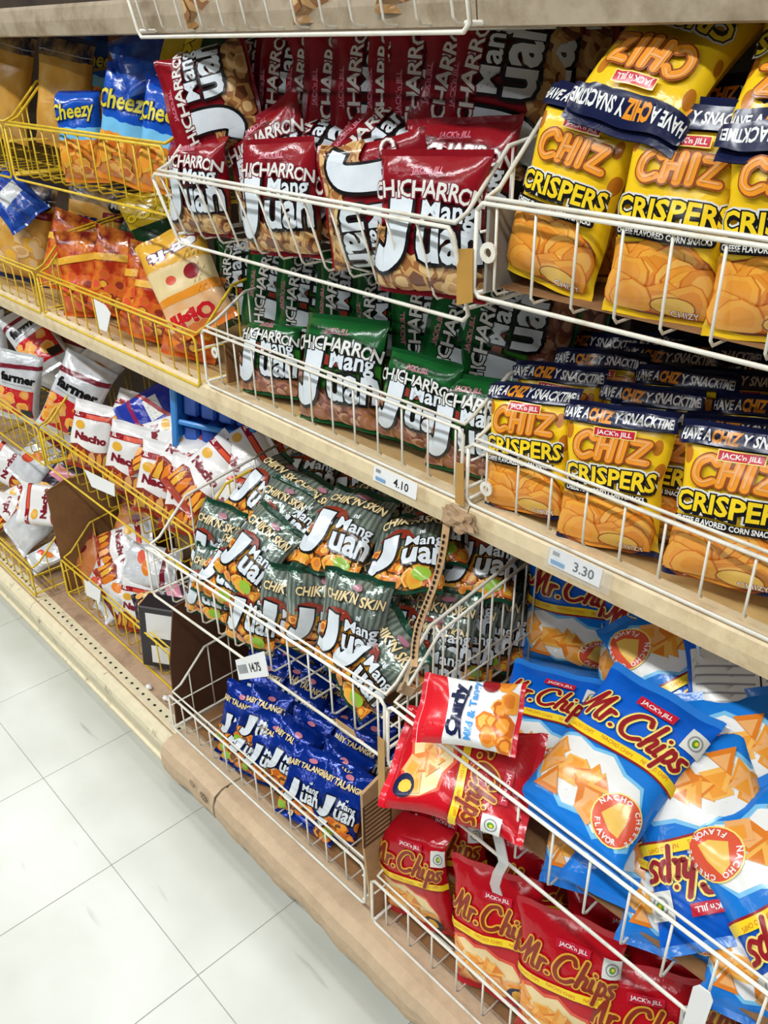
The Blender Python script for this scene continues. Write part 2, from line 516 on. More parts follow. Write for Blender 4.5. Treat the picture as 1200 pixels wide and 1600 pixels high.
def bag_grids(w, h, T, seed, crumple=1.0, bend=0.0, flop=0.0, sag=0.1, fold=0.0, flopb=0.0):
    """front and back point grids [row, col, xyz]; x right, z up, front faces -y"""
    rg = np.random.default_rng(seed)
    tb = 1 - 2 * SEAL
    t = TROWS[:, None] * np.ones((1, NF + 1)); c = CCOLS[None, :] * np.ones((NR, 1))
    tq = np.clip(np.abs(t) / tb, 0, 1)
    ts = np.clip((t / tb) + sag * (1 - (t / tb) ** 2), -1, 1)
    prof = np.maximum(0, 1 - np.abs(ts) ** 2.5) ** 0.62
    hw = w / 2 * (1 - 0.085 * prof - 0.012 * crumple * rg.normal() * np.sin(3 * t + rg.uniform(0, 6)) - 0.008 * crumple * rg.normal() * np.sin(7 * t + rg.uniform(0, 6)))
    x = hw * np.sin(c * 1.3) / math.sin(1.3)
    cs = np.maximum(0, 1 - np.abs(c) ** 2.6) ** 0.62
    env = (1 - tq ** 6)
    def wr(k0, k1, n):
        s = 0
        for _ in range(n):
            k = rg.uniform(k0, k1); s = s + np.sin(k * c * math.pi + rg.uniform(0, 6.3) + 0.8 * rg.normal() * t)
        return s / n
    def field(scale, n):
        s = 0
        for _ in range(n):
            a, b_ = rg.normal(size=2) * scale
            s = s + np.sin(a * c + b_ * t * h / w + rg.uniform(0, 6.3))
        return s / math.sqrt(n)
    def ridge(n):
        s = 0
        for _ in range(n):
            an = rg.uniform(0, math.pi); k = rg.uniform(2.2, 4.5)
            s = s - np.abs(np.sin((math.cos(an) * c + math.sin(an) * t * h / w) * k + rg.uniform(0, 6.3)))
        return s / n + 0.6
    out = []
    for sgn in (-1, 1):
        d = T / 2 * prof * cs
        near = np.exp(-(tb - np.minimum(np.abs(t), tb)) / 0.22)
        d = d + crumple * 0.0050 * wr(2.0, 5.5, 3) * near * env * cs ** .5
        d = d + crumple * 0.0030 * field(1.7, 5) * env * cs
        d = d + crumple * 0.0065 * ridge(4) * env * cs
        d = np.maximum(d, 0) + 0.0005 * np.maximum(0, 1 - np.abs(c) ** 8)
        out.append(sgn * d)
    # mid surface: seal ripple, corner curl, bend along the height, flopping top
    mid = 0.0036 * crumple * wr(1.0, 3.0, 2) * tq ** 3
    z = t * h / 2 * (1 - 0.02 * prof)
    y0 = mid + bend * (t ** 2) * h / 2
    y0 = y0 + fold * np.abs(c) ** 1.5 * w / 2
    P = []
    for d in out:
        y = y0 + d
        zz = z.copy(); yy = y.copy()
        for ang, sg in ((flop, 1), (flopb, -1)):
            if ang:
                z0 = sg * h / 2 * 0.62
                k = np.clip((sg * (zz - z0)) / (h / 2 * 0.38), 0, None)
                a = ang * np.clip(k, 0, 1)
                dz = sg * (zz - z0)
                on = dz > 0
                nz_ = np.where(on, z0 + sg * (dz * np.cos(a) - 0), zz)
                ny_ = np.where(on, yy + dz * np.sin(a), yy)
                zz, yy = nz_, ny_
        P.append(np.stack([x, yy, zz], -1))
    return P[0], P[1]

def grid_normals(G, flip):
    du = np.gradient(G, axis=1); dv = np.gradient(G, axis=0)
    n = np.cross(du, dv)
    n /= np.linalg.norm(n, axis=-1, keepdims=True) + 1e-12
    return n * (1 if flip else 1)

def np_mesh(name, V, F, mats, mi=None, uv=None, normals=None):
    me = bpy.data.meshes.new(name)
    nv, nf = len(V), len(F)
    me.vertices.add(nv)
    me.vertices.foreach_set('co', np.ascontiguousarray(V, np.float32).ravel())
    k = F.shape[1]
    me.loops.add(nf * k)
    me.loops.foreach_set('vertex_index', np.ascontiguousarray(F, np.int32).ravel())
    me.polygons.add(nf)
    me.polygons.foreach_set('loop_start', np.arange(0, nf * k, k, dtype=np.int32))
    if mi is not None:
        me.polygons.foreach_set('material_index', np.ascontiguousarray(mi, np.int32))
    for m in mats:
        me.materials.append(m)
    if uv is not None:
        l = me.uv_layers.new(name='UVMap')
        l.data.foreach_set('uv', np.ascontiguousarray(uv[F.ravel()], np.float32).ravel())
    me.update(calc_edges=True)
    me.shade_smooth()
    if normals is not None:
        me.normals_split_custom_set_from_vertices([tuple(n) for n in normals.tolist()])
    return me

# ---- 2-D lettering -> triangles
_TXT = {}
def text_tris(body, off=0.0, shear=0.0, space=1.0):
    key = (body, round(off, 4), shear, space)
    if key in _TXT:
        return _TXT[key]
    cu = bpy.data.curves.new('lettering', 'FONT')
    cu.body = body
    cu.size = 1.0
    cu.resolution_u = 2
    cu.offset = off
    cu.shear = shear
    cu.space_character = space
    cu.fill_mode = 'FRONT'
    o = bpy.data.objects.new('lettering', cu)
    C.objects.link(o)
    dg = bpy.context.evaluated_depsgraph_get()
    ev = o.evaluated_get(dg)
    me = ev.to_mesh()
    me.calc_loop_triangles()
    v = np.empty(len(me.vertices) * 3, np.float64); me.vertices.foreach_get('co', v)
    v = v.reshape(-1, 3)[:, :2]
    f = np.empty(len(me.loop_triangles) * 3, np.int32); me.loop_triangles.foreach_get('vertices', f)
    tri = v[f.reshape(-1, 3)]
    ev.to_mesh_clear()
    bpy.data.objects.remove(o, do_unlink=True)
    bpy.data.curves.remove(cu)
    tri = tri / 0.70
    _TXT[key] = tri
    return tri

def text_box(body, shear=0.0, space=1.0):
    t = text_tris(body, 0.0, shear, space)
    return t[..., 0].min(), t[..., 0].max()

def smooth(pts, n=4):
    p = [np.array(q, float) for q in pts]
    if len(p) < 3: return p
    p = [2 * p[0] - p[1]] + p + [2 * p[-1] - p[-2]]
    out = []
    for i in range(1, len(p) - 2):
        for k in range(n):
            t = k / n
            out.append(0.5 * ((2 * p[i]) + (-p[i - 1] + p[i + 1]) * t + (2 * p[i - 1] - 5 * p[i] + 4 * p[i + 1] - p[i + 2]) * t * t + (-p[i - 1] + 3 * p[i] - 3 * p[i + 1] + p[i + 2]) * t ** 3))
    out.append(p[-2])
    return out

def stroke_tris(path, wd, caps=True, n=4, taper=None):
    p = smooth(path, n) if len(path) > 2 else [np.array(q, float) for q in path]
    tr = []
    if len(p) == 1 or (len(p) == 2 and np.allclose(p[0], p[1])):
        return ell_tris(p[0][0], p[0][1], wd / 2, wd / 2, 10)
    L, R = [], []
    for i, q in enumerate(p):
        d = p[min(i + 1, len(p) - 1)] - p[max(i - 1, 0)]
        d = d / (np.linalg.norm(d) + 1e-9)
        nn = np.array([-d[1], d[0]])
        ww = wd / 2 * (taper[0] + (taper[1] - taper[0]) * i / (len(p) - 1) if taper else 1)
        L.append(q + nn * ww); R.append(q - nn * ww)
    for i in range(len(p) - 1):
        tr += [(R[i], R[i + 1], L[i + 1]), (R[i], L[i + 1], L[i])]
    tr = np.array(tr)
    if caps:
        tr = np.concatenate([tr] + [ell_tris(q[0], q[1], wd / 2 * (taper[k] if taper else 1), wd / 2 * (taper[k] if taper else 1), 10) for k, q in ((0, p[0]), (1, p[-1]))])
    return tr

def ell_tris(cx, cy, rx, ry, n=18, rot=0.0):
    a = np.linspace(0, 2 * math.pi, n + 1)
    c, s = math.cos(rot), math.sin(rot)
    pts = np.stack([cx + rx * np.cos(a) * c - ry * np.sin(a) * s, cy + rx * np.cos(a) * s + ry * np.sin(a) * c], -1)
    return np.array([((cx, cy), pts[i], pts[i + 1]) for i in range(n)])

def ring_tris(cx, cy, r0, r1, n=24):
    a = np.linspace(0, 2 * math.pi, n + 1)
    P = lambda r: np.stack([cx + r * np.cos(a), cy + r * np.sin(a)], -1)
    A, B = P(r0), P(r1)
    return np.array([x for i in range(n) for x in ((A[i], B[i], B[i + 1]), (A[i], B[i + 1], A[i + 1]))])

def poly_tris(pts):
    from mathutils.geometry import tessellate_polygon
    v = [Vector((p[0], p[1], 0)) for p in pts]
    out = []
    for f in tessellate_polygon([v]):
        q = np.array([pts[i] for i in f], float)
        if (q[1][0] - q[0][0]) * (q[2][1] - q[0][1]) - (q[1][1] - q[0][1]) * (q[2][0] - q[0][0]) < 0:
            q = q[[0, 2, 1]]
        out.append(q)
    return np.array(out)

def rrect(x0, x1, y0, y1, r, k=3):
    p = []
    for cx, cy, a0 in ((x1 - r, y1 - r, 0), (x0 + r, y1 - r, 90), (x0 + r, y0 + r, 180), (x1 - r, y0 + r, 270)):
        for i in range(k + 1):
            a = math.radians(a0 + 90 * i / k)
            p.append((cx + r * math.cos(a), cy + r * math.sin(a)))
    return p

class Design:
    """print of one bag kind; x in bag widths (-.5...5), y in fractions of the height (0...1)"""
    def __init__(self, w, h):
        self.w, self.h, self.a = w, h, h / w
        self.items = []          # (tris in width units, ink, part)
    def add(self, tr, col, partname='lettering', side=0):
        tr = np.asarray(tr, float)
        if len(tr):
            self.items.append((tr, col, partname, side))
        return self
    def y(self, f): return f * self.a
    def text(self, s, cx, fy, size, col, outline=(), rot=0.0, bold=0.02, shear=0.0, fit=None, part='lettering', arc=0.0, space=1.0, jit=0.0, side=0, sy=1.0):
        if part != 'lettering': part = part + '_lettering'
        lo, hi = text_box(s, shear, space)
        sc = size
        if fit: sc = fit / (hi - lo)
        for off, c in tuple(outline) + ((bold, col),):
            tr = text_tris(s, off, shear, space).copy()
            tr[..., 0] -= (lo + hi) / 2
            x = tr[..., 0] * sc; yv = tr[..., 1] * (size if fit is None else size) * sy
            if arc: yv = yv - arc * (x ** 2)
            if jit: yv = yv + jit * np.sin(x * 47.0)
            cr, sr = math.cos(rot), math.sin(rot)
            q = np.stack([cx + x * cr - yv * sr, self.y(fy) + x * sr + yv * cr], -1)
            self.add(q, c, part, side)
        return self
    def strokes(self, paths, ox, fy, sc, wd, col, outline=(), part='lettering', rot=0.0, shear=0.0, sx=1.0):
        for extra, c in tuple(outline) + ((0.0, col),):
            for p in paths:
                tp = None
                if isinstance(p, tuple): p, tp = p
                pts = [(q[0] * sx + shear * q[1], q[1]) for q in p]
                tr = stroke_tris(pts, wd + 2 * extra, taper=tp)
                x, yv = tr[..., 0] * sc, tr[..., 1] * sc
                cr, sr = math.cos(rot), math.sin(rot)
                self.add(np.stack([ox + x * cr - yv * sr, self.y(fy) + x * sr + yv * cr], -1), c, part)
        return self
    def poly(self, pts, col, part='picture', side=0):
        return self.add(poly_tris([(p[0], self.y(p[1])) for p in pts]), col, part, side)
    def ell(self, cx, fy, rx, ry, col, part='picture', n=18, rot=0.0, side=0):
        return self.add(ell_tris(cx, self.y(fy), rx, ry, n, rot), col, part, side)
    def rect(self, x0, x1, f0, f1, col, part='picture', r=0.0, side=0):
        a, b = self.y(f0), self.y(f1)
        return self.add(poly_tris(rrect(x0, x1, a, b, r) if r else [(x0, a), (x1, a), (x1, b), (x0, b)]), col, part, side)
    def crisps(self, n, x0, x1, f0, f1, size, cols, seed, sides=(5, 8), part='picture', squash=1.0, rim=None):
        rg = random.Random(seed)
        pts = [(rg.uniform(x0, x1), rg.uniform(f0, f1)) for _ in range(n)]
        pts.sort(key=lambda p: -p[1])
        for i, (px, py) in enumerate(pts):
            k = rg.randint(*sides); r = size * rg.uniform(.7, 1.25); a0 = rg.uniform(0, 6.3)
            q = [(px + r * rg.uniform(.75, 1.05) * math.cos(a0 + 6.2832 * j / k), (self.y(py) + squash * r * rg.uniform(.75, 1.05) * math.sin(a0 + 6.2832 * j / k)) / self.a) for j in range(k)]
            q = [(min(.49, max(-.49, p[0])), min(.95, max(.05, p[1]))) for p in q]
            if rim:
                self.poly([(min(.49, max(-.49, px + (p[0] - px) * 1.09)), min(.95, max(.05, py + (p[1] - py) * 1.09 - .006))) for p in q], rim, part)
            self.poly(q, cols[i % len(cols)], part)
            if r > 0.05:
                s = [(px + (p[0] - px) * .62 + r * .1, py + (p[1] - py) * .62 + .1 * r / self.a) for p in q]
                self.poly(s, cols[(i + 1) % len(cols)], part)
        return self

def clip_half(poly, n0, n1, d):
    """keep n0*x+n1*y >= d"""
    out = []
    k = len(poly)
    for i in range(k):
        a, b = poly[i], poly[(i + 1) % k]
        da = n0 * a[0] + n1 * a[1] - d; db = n0 * b[0] + n1 * b[1] - d
        if da >= 0: out.append(a)
        if (da > 0 > db) or (da < 0 < db):
            s = da / (da - db)
            out.append((a[0] + (b[0] - a[0]) * s, a[1] + (b[1] - a[1]) * s))
    return out

def compile_design(D):
    """cut every printed triangle along the bag's surface grid, so print lies exactly on the film"""
    w, h = D.w, D.h
    xs = CCOLS * 0.5                                   # in widths
    ys = (TROWS + 1) / 2 * D.a
    parts = {}
    for layer, (tris, col, pn, side) in enumerate(D.items):
        P = parts.setdefault((pn, side), dict(idx=[], wt=[], off=[], F=[], M=[], inks=[]))
        if col not in P['inks']: P['inks'].append(col)
        mi = P['inks'].index(col)
        off = 0.00022 + 0.00006 * layer
        for tr in tris:
            x0, x1 = tr[:, 0].min(), tr[:, 0].max(); y0, y1 = tr[:, 1].min(), tr[:, 1].max()
            if x1 <= xs[0] or x0 >= xs[-1] or y1 <= ys[0] or y0 >= ys[-1]: continue
            i0 = max(0, int(np.searchsorted(xs, x0, 'right')) - 1); i1 = min(NF - 1, int(np.searchsorted(xs, x1, 'left')) - 1)
            j0 = max(0, int(np.searchsorted(ys, y0, 'right')) - 1); j1 = min(NR - 2, int(np.searchsorted(ys, y1, 'left')) - 1)
            base = [tuple(q) for q in tr.tolist()]
            for i in range(i0, i1 + 1):
                xa, xb = xs[i], xs[i + 1]
                pc = base
                if x0 < xa: pc = clip_half(pc, 1, 0, xa)
                if x1 > xb and len(pc) > 2: pc = clip_half(pc, -1, 0, -xb)
                if len(pc) < 3: continue
                for j in range(j0, j1 + 1):
                    ya, yb = ys[j], ys[j + 1]
                    pr = pc
                    if y0 < ya: pr = clip_half(pr, 0, 1, ya)
                    if y1 > yb and len(pr) > 2: pr = clip_half(pr, 0, -1, -yb)
                    if len(pr) < 3: continue
                    dx, dy = xb - xa, yb - ya
                    q = [((a - xa) / dx, (b - ya) / dy) for a, b in pr]
                    s = [a - b for a, b in q]
                    g00 = j * (NF + 1) + i; g10 = g00 + 1; g01 = g00 + NF + 1; g11 = g01 + 1
                    for low in (True, False):
                        if low:
                            if max(s) <= 1e-9: continue
                            qq = q if min(s) >= 0 else clip_half(q, 1, -1, 0)
                        else:
                            if min(s) >= -1e-9: continue
                            qq = q if max(s) <= 0 else clip_half(q, -1, 1, 0)
                        if len(qq) < 3: continue
                        b0 = len(P['idx'])
                        for fx, fy in qq:
                            if low:
                                P['idx'].append((g00, g10, g11)); P['wt'].append((1 - fx, fx - fy, fy))
                            else:
                                P['idx'].append((g00, g01, g11)); P['wt'].append((1 - fy, fy - fx, fx))
                            P['off'].append(off)
                        for k in range(1, len(qq) - 1):
                            P['F'].append((b0, b0 + k, b0 + k + 1)); P['M'].append(mi)
    for P in parts.values():
        P['idx'] = np.array(P['idx'], np.int32); P['wt'] = np.array(P['wt']); P['off'] = np.array(P['off'])
        P['F'] = np.array(P['F'], np.int32); P['M'] = np.array(P['M'], np.int32)
    return parts

KINDS = {}
CRUMPLE = dict(red_rind=1.45, green_rind=1.5, skin_bag=1.7, small_blue_bag=1.8, blue_chips=1.25, red_chips=1.35, orange_bag=1.6, orange_white_bag=1.4, farmer_bag=1.5, nacho_bag=1.4)
def kind(name, w, h, T, filmmat, design=None, sealmat=None, footmat=None):
    KINDS[name] = dict(w=w, h=h, T=T, film=filmmat, design=compile_design(design) if design else {}, seal=sealmat or filmmat, foot=footmat or sealmat or filmmat, cache={})

def grid_faces(j0, j1, front):
    f = []
    for j in range(j0, j1):
        for i in range(NF):
            a = j * (NF + 1) + i; b = a + 1; c = a + NF + 1; d = c + 1
            f += [(a, b, d), (a, d, c)] if front else [(a, d, b), (a, c, d)]
    return np.array(f, np.int32)
NP = NR * (NF + 1)
FB = np.concatenate([grid_faces(2, NR - 3, True), grid_faces(2, NR - 3, False) + NP])
FS1 = np.concatenate([grid_faces(0, 2, True), grid_faces(0, 2, False) + NP])
FS2 = np.concatenate([grid_faces(NR - 3, NR - 1, True), grid_faces(NR - 3, NR - 1, False) + NP])
_uv = np.stack([np.tile(CCOLS[None, :] * .5 + .5, (NR, 1)), np.tile(((TROWS + 1) / 2)[:, None], (1, NF + 1))], -1).reshape(-1, 2)
UV2 = np.concatenate([_uv, _uv])

def compact(V, F, uv):
    u, inv = np.unique(F.ravel(), return_inverse=True)
    return V[u], inv.reshape(F.shape).astype(np.int32), uv[u]

def bag_meshes(kname, var, opts):
    K = KINDS[kname]
    key = (var, tuple(sorted(opts.items())))
    if key in K['cache']:
        return K['cache'][key]
    bo = dict(opts)
    bo['crumple'] = bo.get('crumple', 1.0) * CRUMPLE.get(kname, 1.15)
    G0, G1 = bag_grids(K['w'], K['h'], K['T'], var * 77 + sum(map(ord, kname)), **bo)
    V = np.concatenate([G0.reshape(-1, 3), G1.reshape(-1, 3)])
    out = []
    v, f, uv = compact(V, FB, UV2)
    body = np_mesh(kname, v, f, [K['film']], uv=uv)
    for FS, sm in ((FS1, K['foot']), (FS2, K['seal'])):
        v, f, uv = compact(V, FS, UV2)
        out.append(('seal', np_mesh('seal', v, f, [sm], uv=uv)))
    for (pn, side), P in K['design'].items():
        if not len(P['F']): continue
        G = G1 if side else G0
        Nn = grid_normals(G, False).reshape(-1, 3)
        if side: Nn = -Nn
        g = G.reshape(-1, 3)
        idx, wt = P['idx'], P['wt'][..., None]
        pos = (g[idx] * wt).sum(1); nr = (Nn[idx] * wt).sum(1)
        nr /= np.linalg.norm(nr, axis=1, keepdims=True)
        F = P['F'][:, ::-1] if side else P['F']
        out.append((pn, np_mesh(pn, pos + nr * P['off'][:, None], F, [inkm(k) for k in P['inks']], P['M'], normals=nr)))
    K['cache'][key] = (body, out)
    return K['cache'][key]

def place_bag(kname, var, loc, quat, label, name='snack_bag', cat='snack bag', group=None, scale=1.0, **opts):
    body, parts = bag_meshes(kname, var, opts)
    o = bpy.data.objects.new(name, body)
    C.objects.link(o)
    o.rotation_mode = 'QUATERNION'
    o.location = loc
    o.rotation_quaternion = quat
    o.scale = (scale, scale, scale)
    tag(o, label, cat, group)
    made = {}
    for pn, me in parts:
        up = made.get(pn[:-10], o) if pn.endswith('_lettering') else o
        made[pn] = link(pn, me, None, up)
    return o

# ------------------------------------------------------------------ bag kinds and their print
J_STROKE = [(0.30, 1.16), (0.29, 0.60), (0.22, 0.22), (0.02, 0.06), (-0.24, 0.16)]
def juan(D, cx, fy, s, mang=True):
    """big J with 'Mang' over 'uan', pale letters on a black outline"""
    yb = D.y(fy)
    tr = stroke_tris(J_STROKE, 0.40, caps=False, taper=(1.15, 0.9)); tro = stroke_tris([(0.302, 1.225)] + J_STROKE[1:-1] + [(-0.30, 0.21)], 0.54, caps=False, taper=(1.06, 0.92))
    f = lambda t: np.stack([cx - 0.33 * s + t[..., 0] * 0.44 * s, yb + t[..., 1] * 0.47 * s], -1)
    ux, uy, us, uf = cx + 0.235 * s, fy + 0.06 * s / D.a, 0.27 * s, 0.50 * s
    mx, my, ms, mf = cx + 0.215 * s, fy + 0.345 * s / D.a, 0.165 * s, 0.45 * s
    D.add(f(tro), 'black')
    D.text('uan', ux, uy, us, 'black', bold=0.085, fit=uf, sy=1.25)
    if mang:
        D.text('Mang', mx, my, ms, 'black', bold=0.085, fit=mf)
        D.text('ni', cx + 0.16 * s, fy + 0.55 * s / D.a, 0.07 * s, 'jgrey', bold=0.04)
    D.text('uan', ux, uy, us, 'jgrey', bold=0.030, fit=uf, sy=1.25)
    if mang:
        D.text('Mang', mx, my, ms, 'jgrey', bold=0.022, fit=mf)
    D.add(f(tr), 'jgrey')
    return D

def brand_badge(D, cx, fy, w, fill='badge', ink_='white', rim='paleyellow'):
    hgt = w * 0.24
    D.rect(cx - w / 2 - .008, cx + w / 2 + .008, fy - .008 / D.a, fy + (hgt + .008) / D.a, rim, 'badge')
    D.rect(cx - w / 2, cx + w / 2, fy, fy + hgt / D.a, fill, 'badge')
    D.text("JACK'n JILL", cx, fy + hgt * .24 / D.a, hgt * .55, ink_, fit=w * .86, bold=0.02, part='badge')
    return D

def chiz(w, h):
    D = Design(w, h)
    for x, y, rx, ry in ((-.40, .80, .055, .075), (.33, .765, .05, .07), (.42, .60, .07, .085), (-.46, .62, .03, .06), (.36, .13, .06, .045)):
        D.ell(x, y, rx, ry, 'spot')
    # crisp picture in a brown-edged round
    D.ell(-.05, .20, .50, .30, 'brown')
    D.ell(-.05, .205, .47, .275, 'crisp1')
    D.crisps(20, -.40, .30, .085, .32, .15, ['crisp1', 'crispA', 'crispB', 'crisp3', 'crispA'], 3, (10, 12), rim='dkorange')
    D.ell(.12, .095, .16, .085, 'brown'); D.ell(.12, .097, .15, .075, 'crispP')
    D.text('CHIZY', .20, .052, .05, 'white', outline=((.07, 'dkred'),), bold=.02)
    D.rect(-.40, .34, .385, .437, 'black', 'caption_band', .035)
    D.text('CHEESE FLAVORED CORN SNACKS', -.03, .3985, .045, 'white', fit=.68, bold=.03, part='caption_band')
    # CRISPERS
    D.text('CRISPERS', 0, .475, .155, 'offwhite', fit=.77, bold=.15)
    D.text('CRISPERS', .012, .462, .155, 'black', fit=.77, bold=.085)
    D.text('CRISPERS', 0, .475, .155, 'black', fit=.77, bold=.085)
    D.text('CRISPERS', 0, .475, .155, 'yellow', fit=.77, bold=.03)
    # CHIZ in fat round strokes
    ch = [[(.62, .78), (.42, .95), (.12, .72), (.10, .30), (.34, .10), (.60, .22)], [(.86, .92), (.82, .12)], [(.84, .55), (1.18, .55)], [(1.22, .92), (1.18, .10)],
          [(1.52, .92), (1.50, .12)], [(1.80, .86), (2.26, .84)], [(2.26, .84), (1.82, .18)], [(1.82, .18), (2.34, .14)]]
    D.strokes(ch, -.295, .632, .238, .245, 'orange', outline=((.055, 'brown'),), shear=.06)
    D.strokes([[(q[0] - .03, q[1] + .05) for q in p] for p in ch], -.295, .632, .238, .06, 'peach', shear=.06)
    brand_badge(D, .0, .797, .28)
    # header
    D.rect(-.5, .5, .862, .955, 'navy', 'header_band')
    D.text('HAVE A', -.335, .885, .075, 'white', fit=.25, bold=.03, shear=.15, part='header_band')
    D.text('CHIZ', -.115, .880, .085, 'orange', fit=.17, bold=.05, shear=.15, part='header_band')
    D.text('Y SNACKTIME!', .215, .885, .075, 'white', fit=.46, bold=.03, shear=.15, part='header_band')
    return D

F_CHIZ = film('yellow_corn_snack_film', [(0.0, (250, 206, 34)), (0.86, (24, 30, 66))], 0.26, wob=0.0)
F_NAVY = film('navy_header_film', [(0.0, (24, 30, 66))], 0.3)
KCH = []
kind('corn_snack_tall', .124, .212, .050, F_CHIZ, chiz(.124, .212), F_NAVY, film('yellow_seal', [(0.0, (246, 200, 40))], .26))
kind('corn_snack', .126, .168, .040, F_CHIZ, chiz(.126, .168), F_NAVY)

def rind(w, h, cols, dome, sub, ncr=40):
    D = Design(w, h)
    if cols:
        D.crisps(ncr, -.49, .49, .06, .30, .11, cols, 5, (5, 9))
        D.crisps(12, -.49, -.20, .28, .46, .09, cols, 6, (5, 9))
    if dome:
        D.poly([(-.30, .56), (-.26, .62), (-.16, .655), (-.04, .655), (.06, .62), (.10, .56)], dome)
    juan(D, 0.02, .22, .92)
    return D
def chicharron(w, h, cols, dome):
    D = rind(w, h, cols, dome, None)
    x = -.40
    for i, c in enumerate('CHICHARRON'):
        lo, hi = text_box(c)
        s = .118 - .0015 * i
        D.text(c, x + .035, .685 - .10 * ((i - 3.5) / 10) ** 2 * 1.6 + (.006 if i % 2 else 0), s, 'offwhite', outline=((.075, 'maroon' if dome is None else 'black'),), bold=.02, rot=-.03 * (i - 4))
        x += .092 if c != 'I' else .060
    D.text("JACK'n JILL", .02, .835, .035, 'pink', fit=.22, bold=.02)
    D.rect(-.10, .14, .828, .832, 'pink', 'lettering')
    return D
F_RED = film('maroon_pork_rind_film', [(0.0, (120, 70, 40)), (0.30, (146, 20, 32))], 0.24, wob=0.05)
F_GRN = film('green_pork_rind_film', [(0.0, (110, 70, 50)), (0.34, (60, 130, 40)), (0.60, (22, 96, 42))], 0.24, wob=0.05)
kind('red_rind', .178, .180, .054, F_RED, chicharron(.178, .180, ['rind1', 'rind2', 'rind3', 'rind1', 'rind4'], None), film('maroon_seal', [(0.0, (136, 18, 30))], .26))
kind('green_rind', .178, .172, .052, F_GRN, chicharron(.178, .172, ['rose1', 'rose2', 'rose3', 'rind2'], 'redbrown'), film('green_seal', [(0.0, (20, 84, 40))], .26))

def skin(w, h):
    D = Design(w, h)
    D.crisps(40, -.49, .49, .06, .44, .10, ['crisp1', 'crisp2', 'crisp3', 'crisp4', 'golden'], 9, (5, 9))
    D.ell(.22, .14, .10, .07, 'leaf')
    D.poly([(-.32, .54), (-.26, .62), (-.12, .66), (.02, .64), (.10, .54)], 'redbrown')
    juan(D, 0.02, .20, .90)
    D.text("CHIK'N SKIN", .06, .725, .115, 'cream', outline=((.07, 'black'),), fit=.72, bold=.03, shear=.12, jit=.004)
    D.ell(.06, .86, .075, .035, 'blob', 'badge', 10)
    return D
F_SKIN = film('silver_green_striped_film', [(0.0, (200, 120, 44)), (0.46, (160, 170, 160)), (0.93, (30, 76, 54))], 0.2, metal=0.45, wob=0.03, stripes=(4.2, (70, 96, 84), 0.8), bump=.5)
kind('skin_bag', .114, .144, .038, F_SKIN, skin(.114, .144), film('dark_green_seal', [(0.0, (24, 66, 48))], .24))

def talangka(w, h):
    D = Design(w, h)
    D.crisps(22, -.49, .49, .06, .26, .11, ['crisp2', 'crisp4', 'crisp1', 'rind4'], 12, (5, 8))
    D.ell(-.30, .13, .10, .07, 'leaf')
    juan(D, 0.02, .24, .68)
    D.text('BABY TALANGKA', .0, .70, .10, 'cream', outline=((.08, 'navy'),), fit=.80, bold=.04, shear=.1)
    D.ell(.05, .84, .07, .04, 'pink', 'badge', 10)
    return D
F_BLUE = film('dark_blue_foil', [(0.0, (10, 40, 120)), (0.5, (8, 50, 150))], 0.2, metal=0.25, wob=0.05, bump=.4)
kind('small_blue_bag', .108, .138, .032, F_BLUE, talangka(.108, .138))

MR = [[(-.30, .52), (-.34, .34), (-.12, .28), (.10, .55), (.32, 1.06)], [(.32, 1.06), (.22, .04)], [(.26, .30), (.66, 1.02)], [(.66, 1.02), (.56, .14), (.66, .02)],
      [(.84, .52), (.80, .02)], [(.82, .30), (.92, .50), (1.04, .48)], [(1.16, .04), (1.16, .04)],
      [(1.98, .80), (1.86, 1.02), (1.56, .90), (1.38, .42), (1.50, .06), (1.76, .02), (2.00, .20)],
      [(2.32, 1.06), (2.12, .02)], [(2.16, .30), (2.30, .50), (2.42, .42), (2.36, .06), (2.48, .04)], [(2.62, .50), (2.56, .08), (2.66, .02)], [(2.68, .74), (2.68, .74)],
      [(2.90, .54), (2.76, -.40)], [(2.86, .38), (3.02, .52), (3.12, .30), (2.98, .02), (2.82, .10)], [(3.50, .50), (3.28, .46), (3.32, .28), (3.44, .14), (3.30, -.02), (3.12, .08)]]
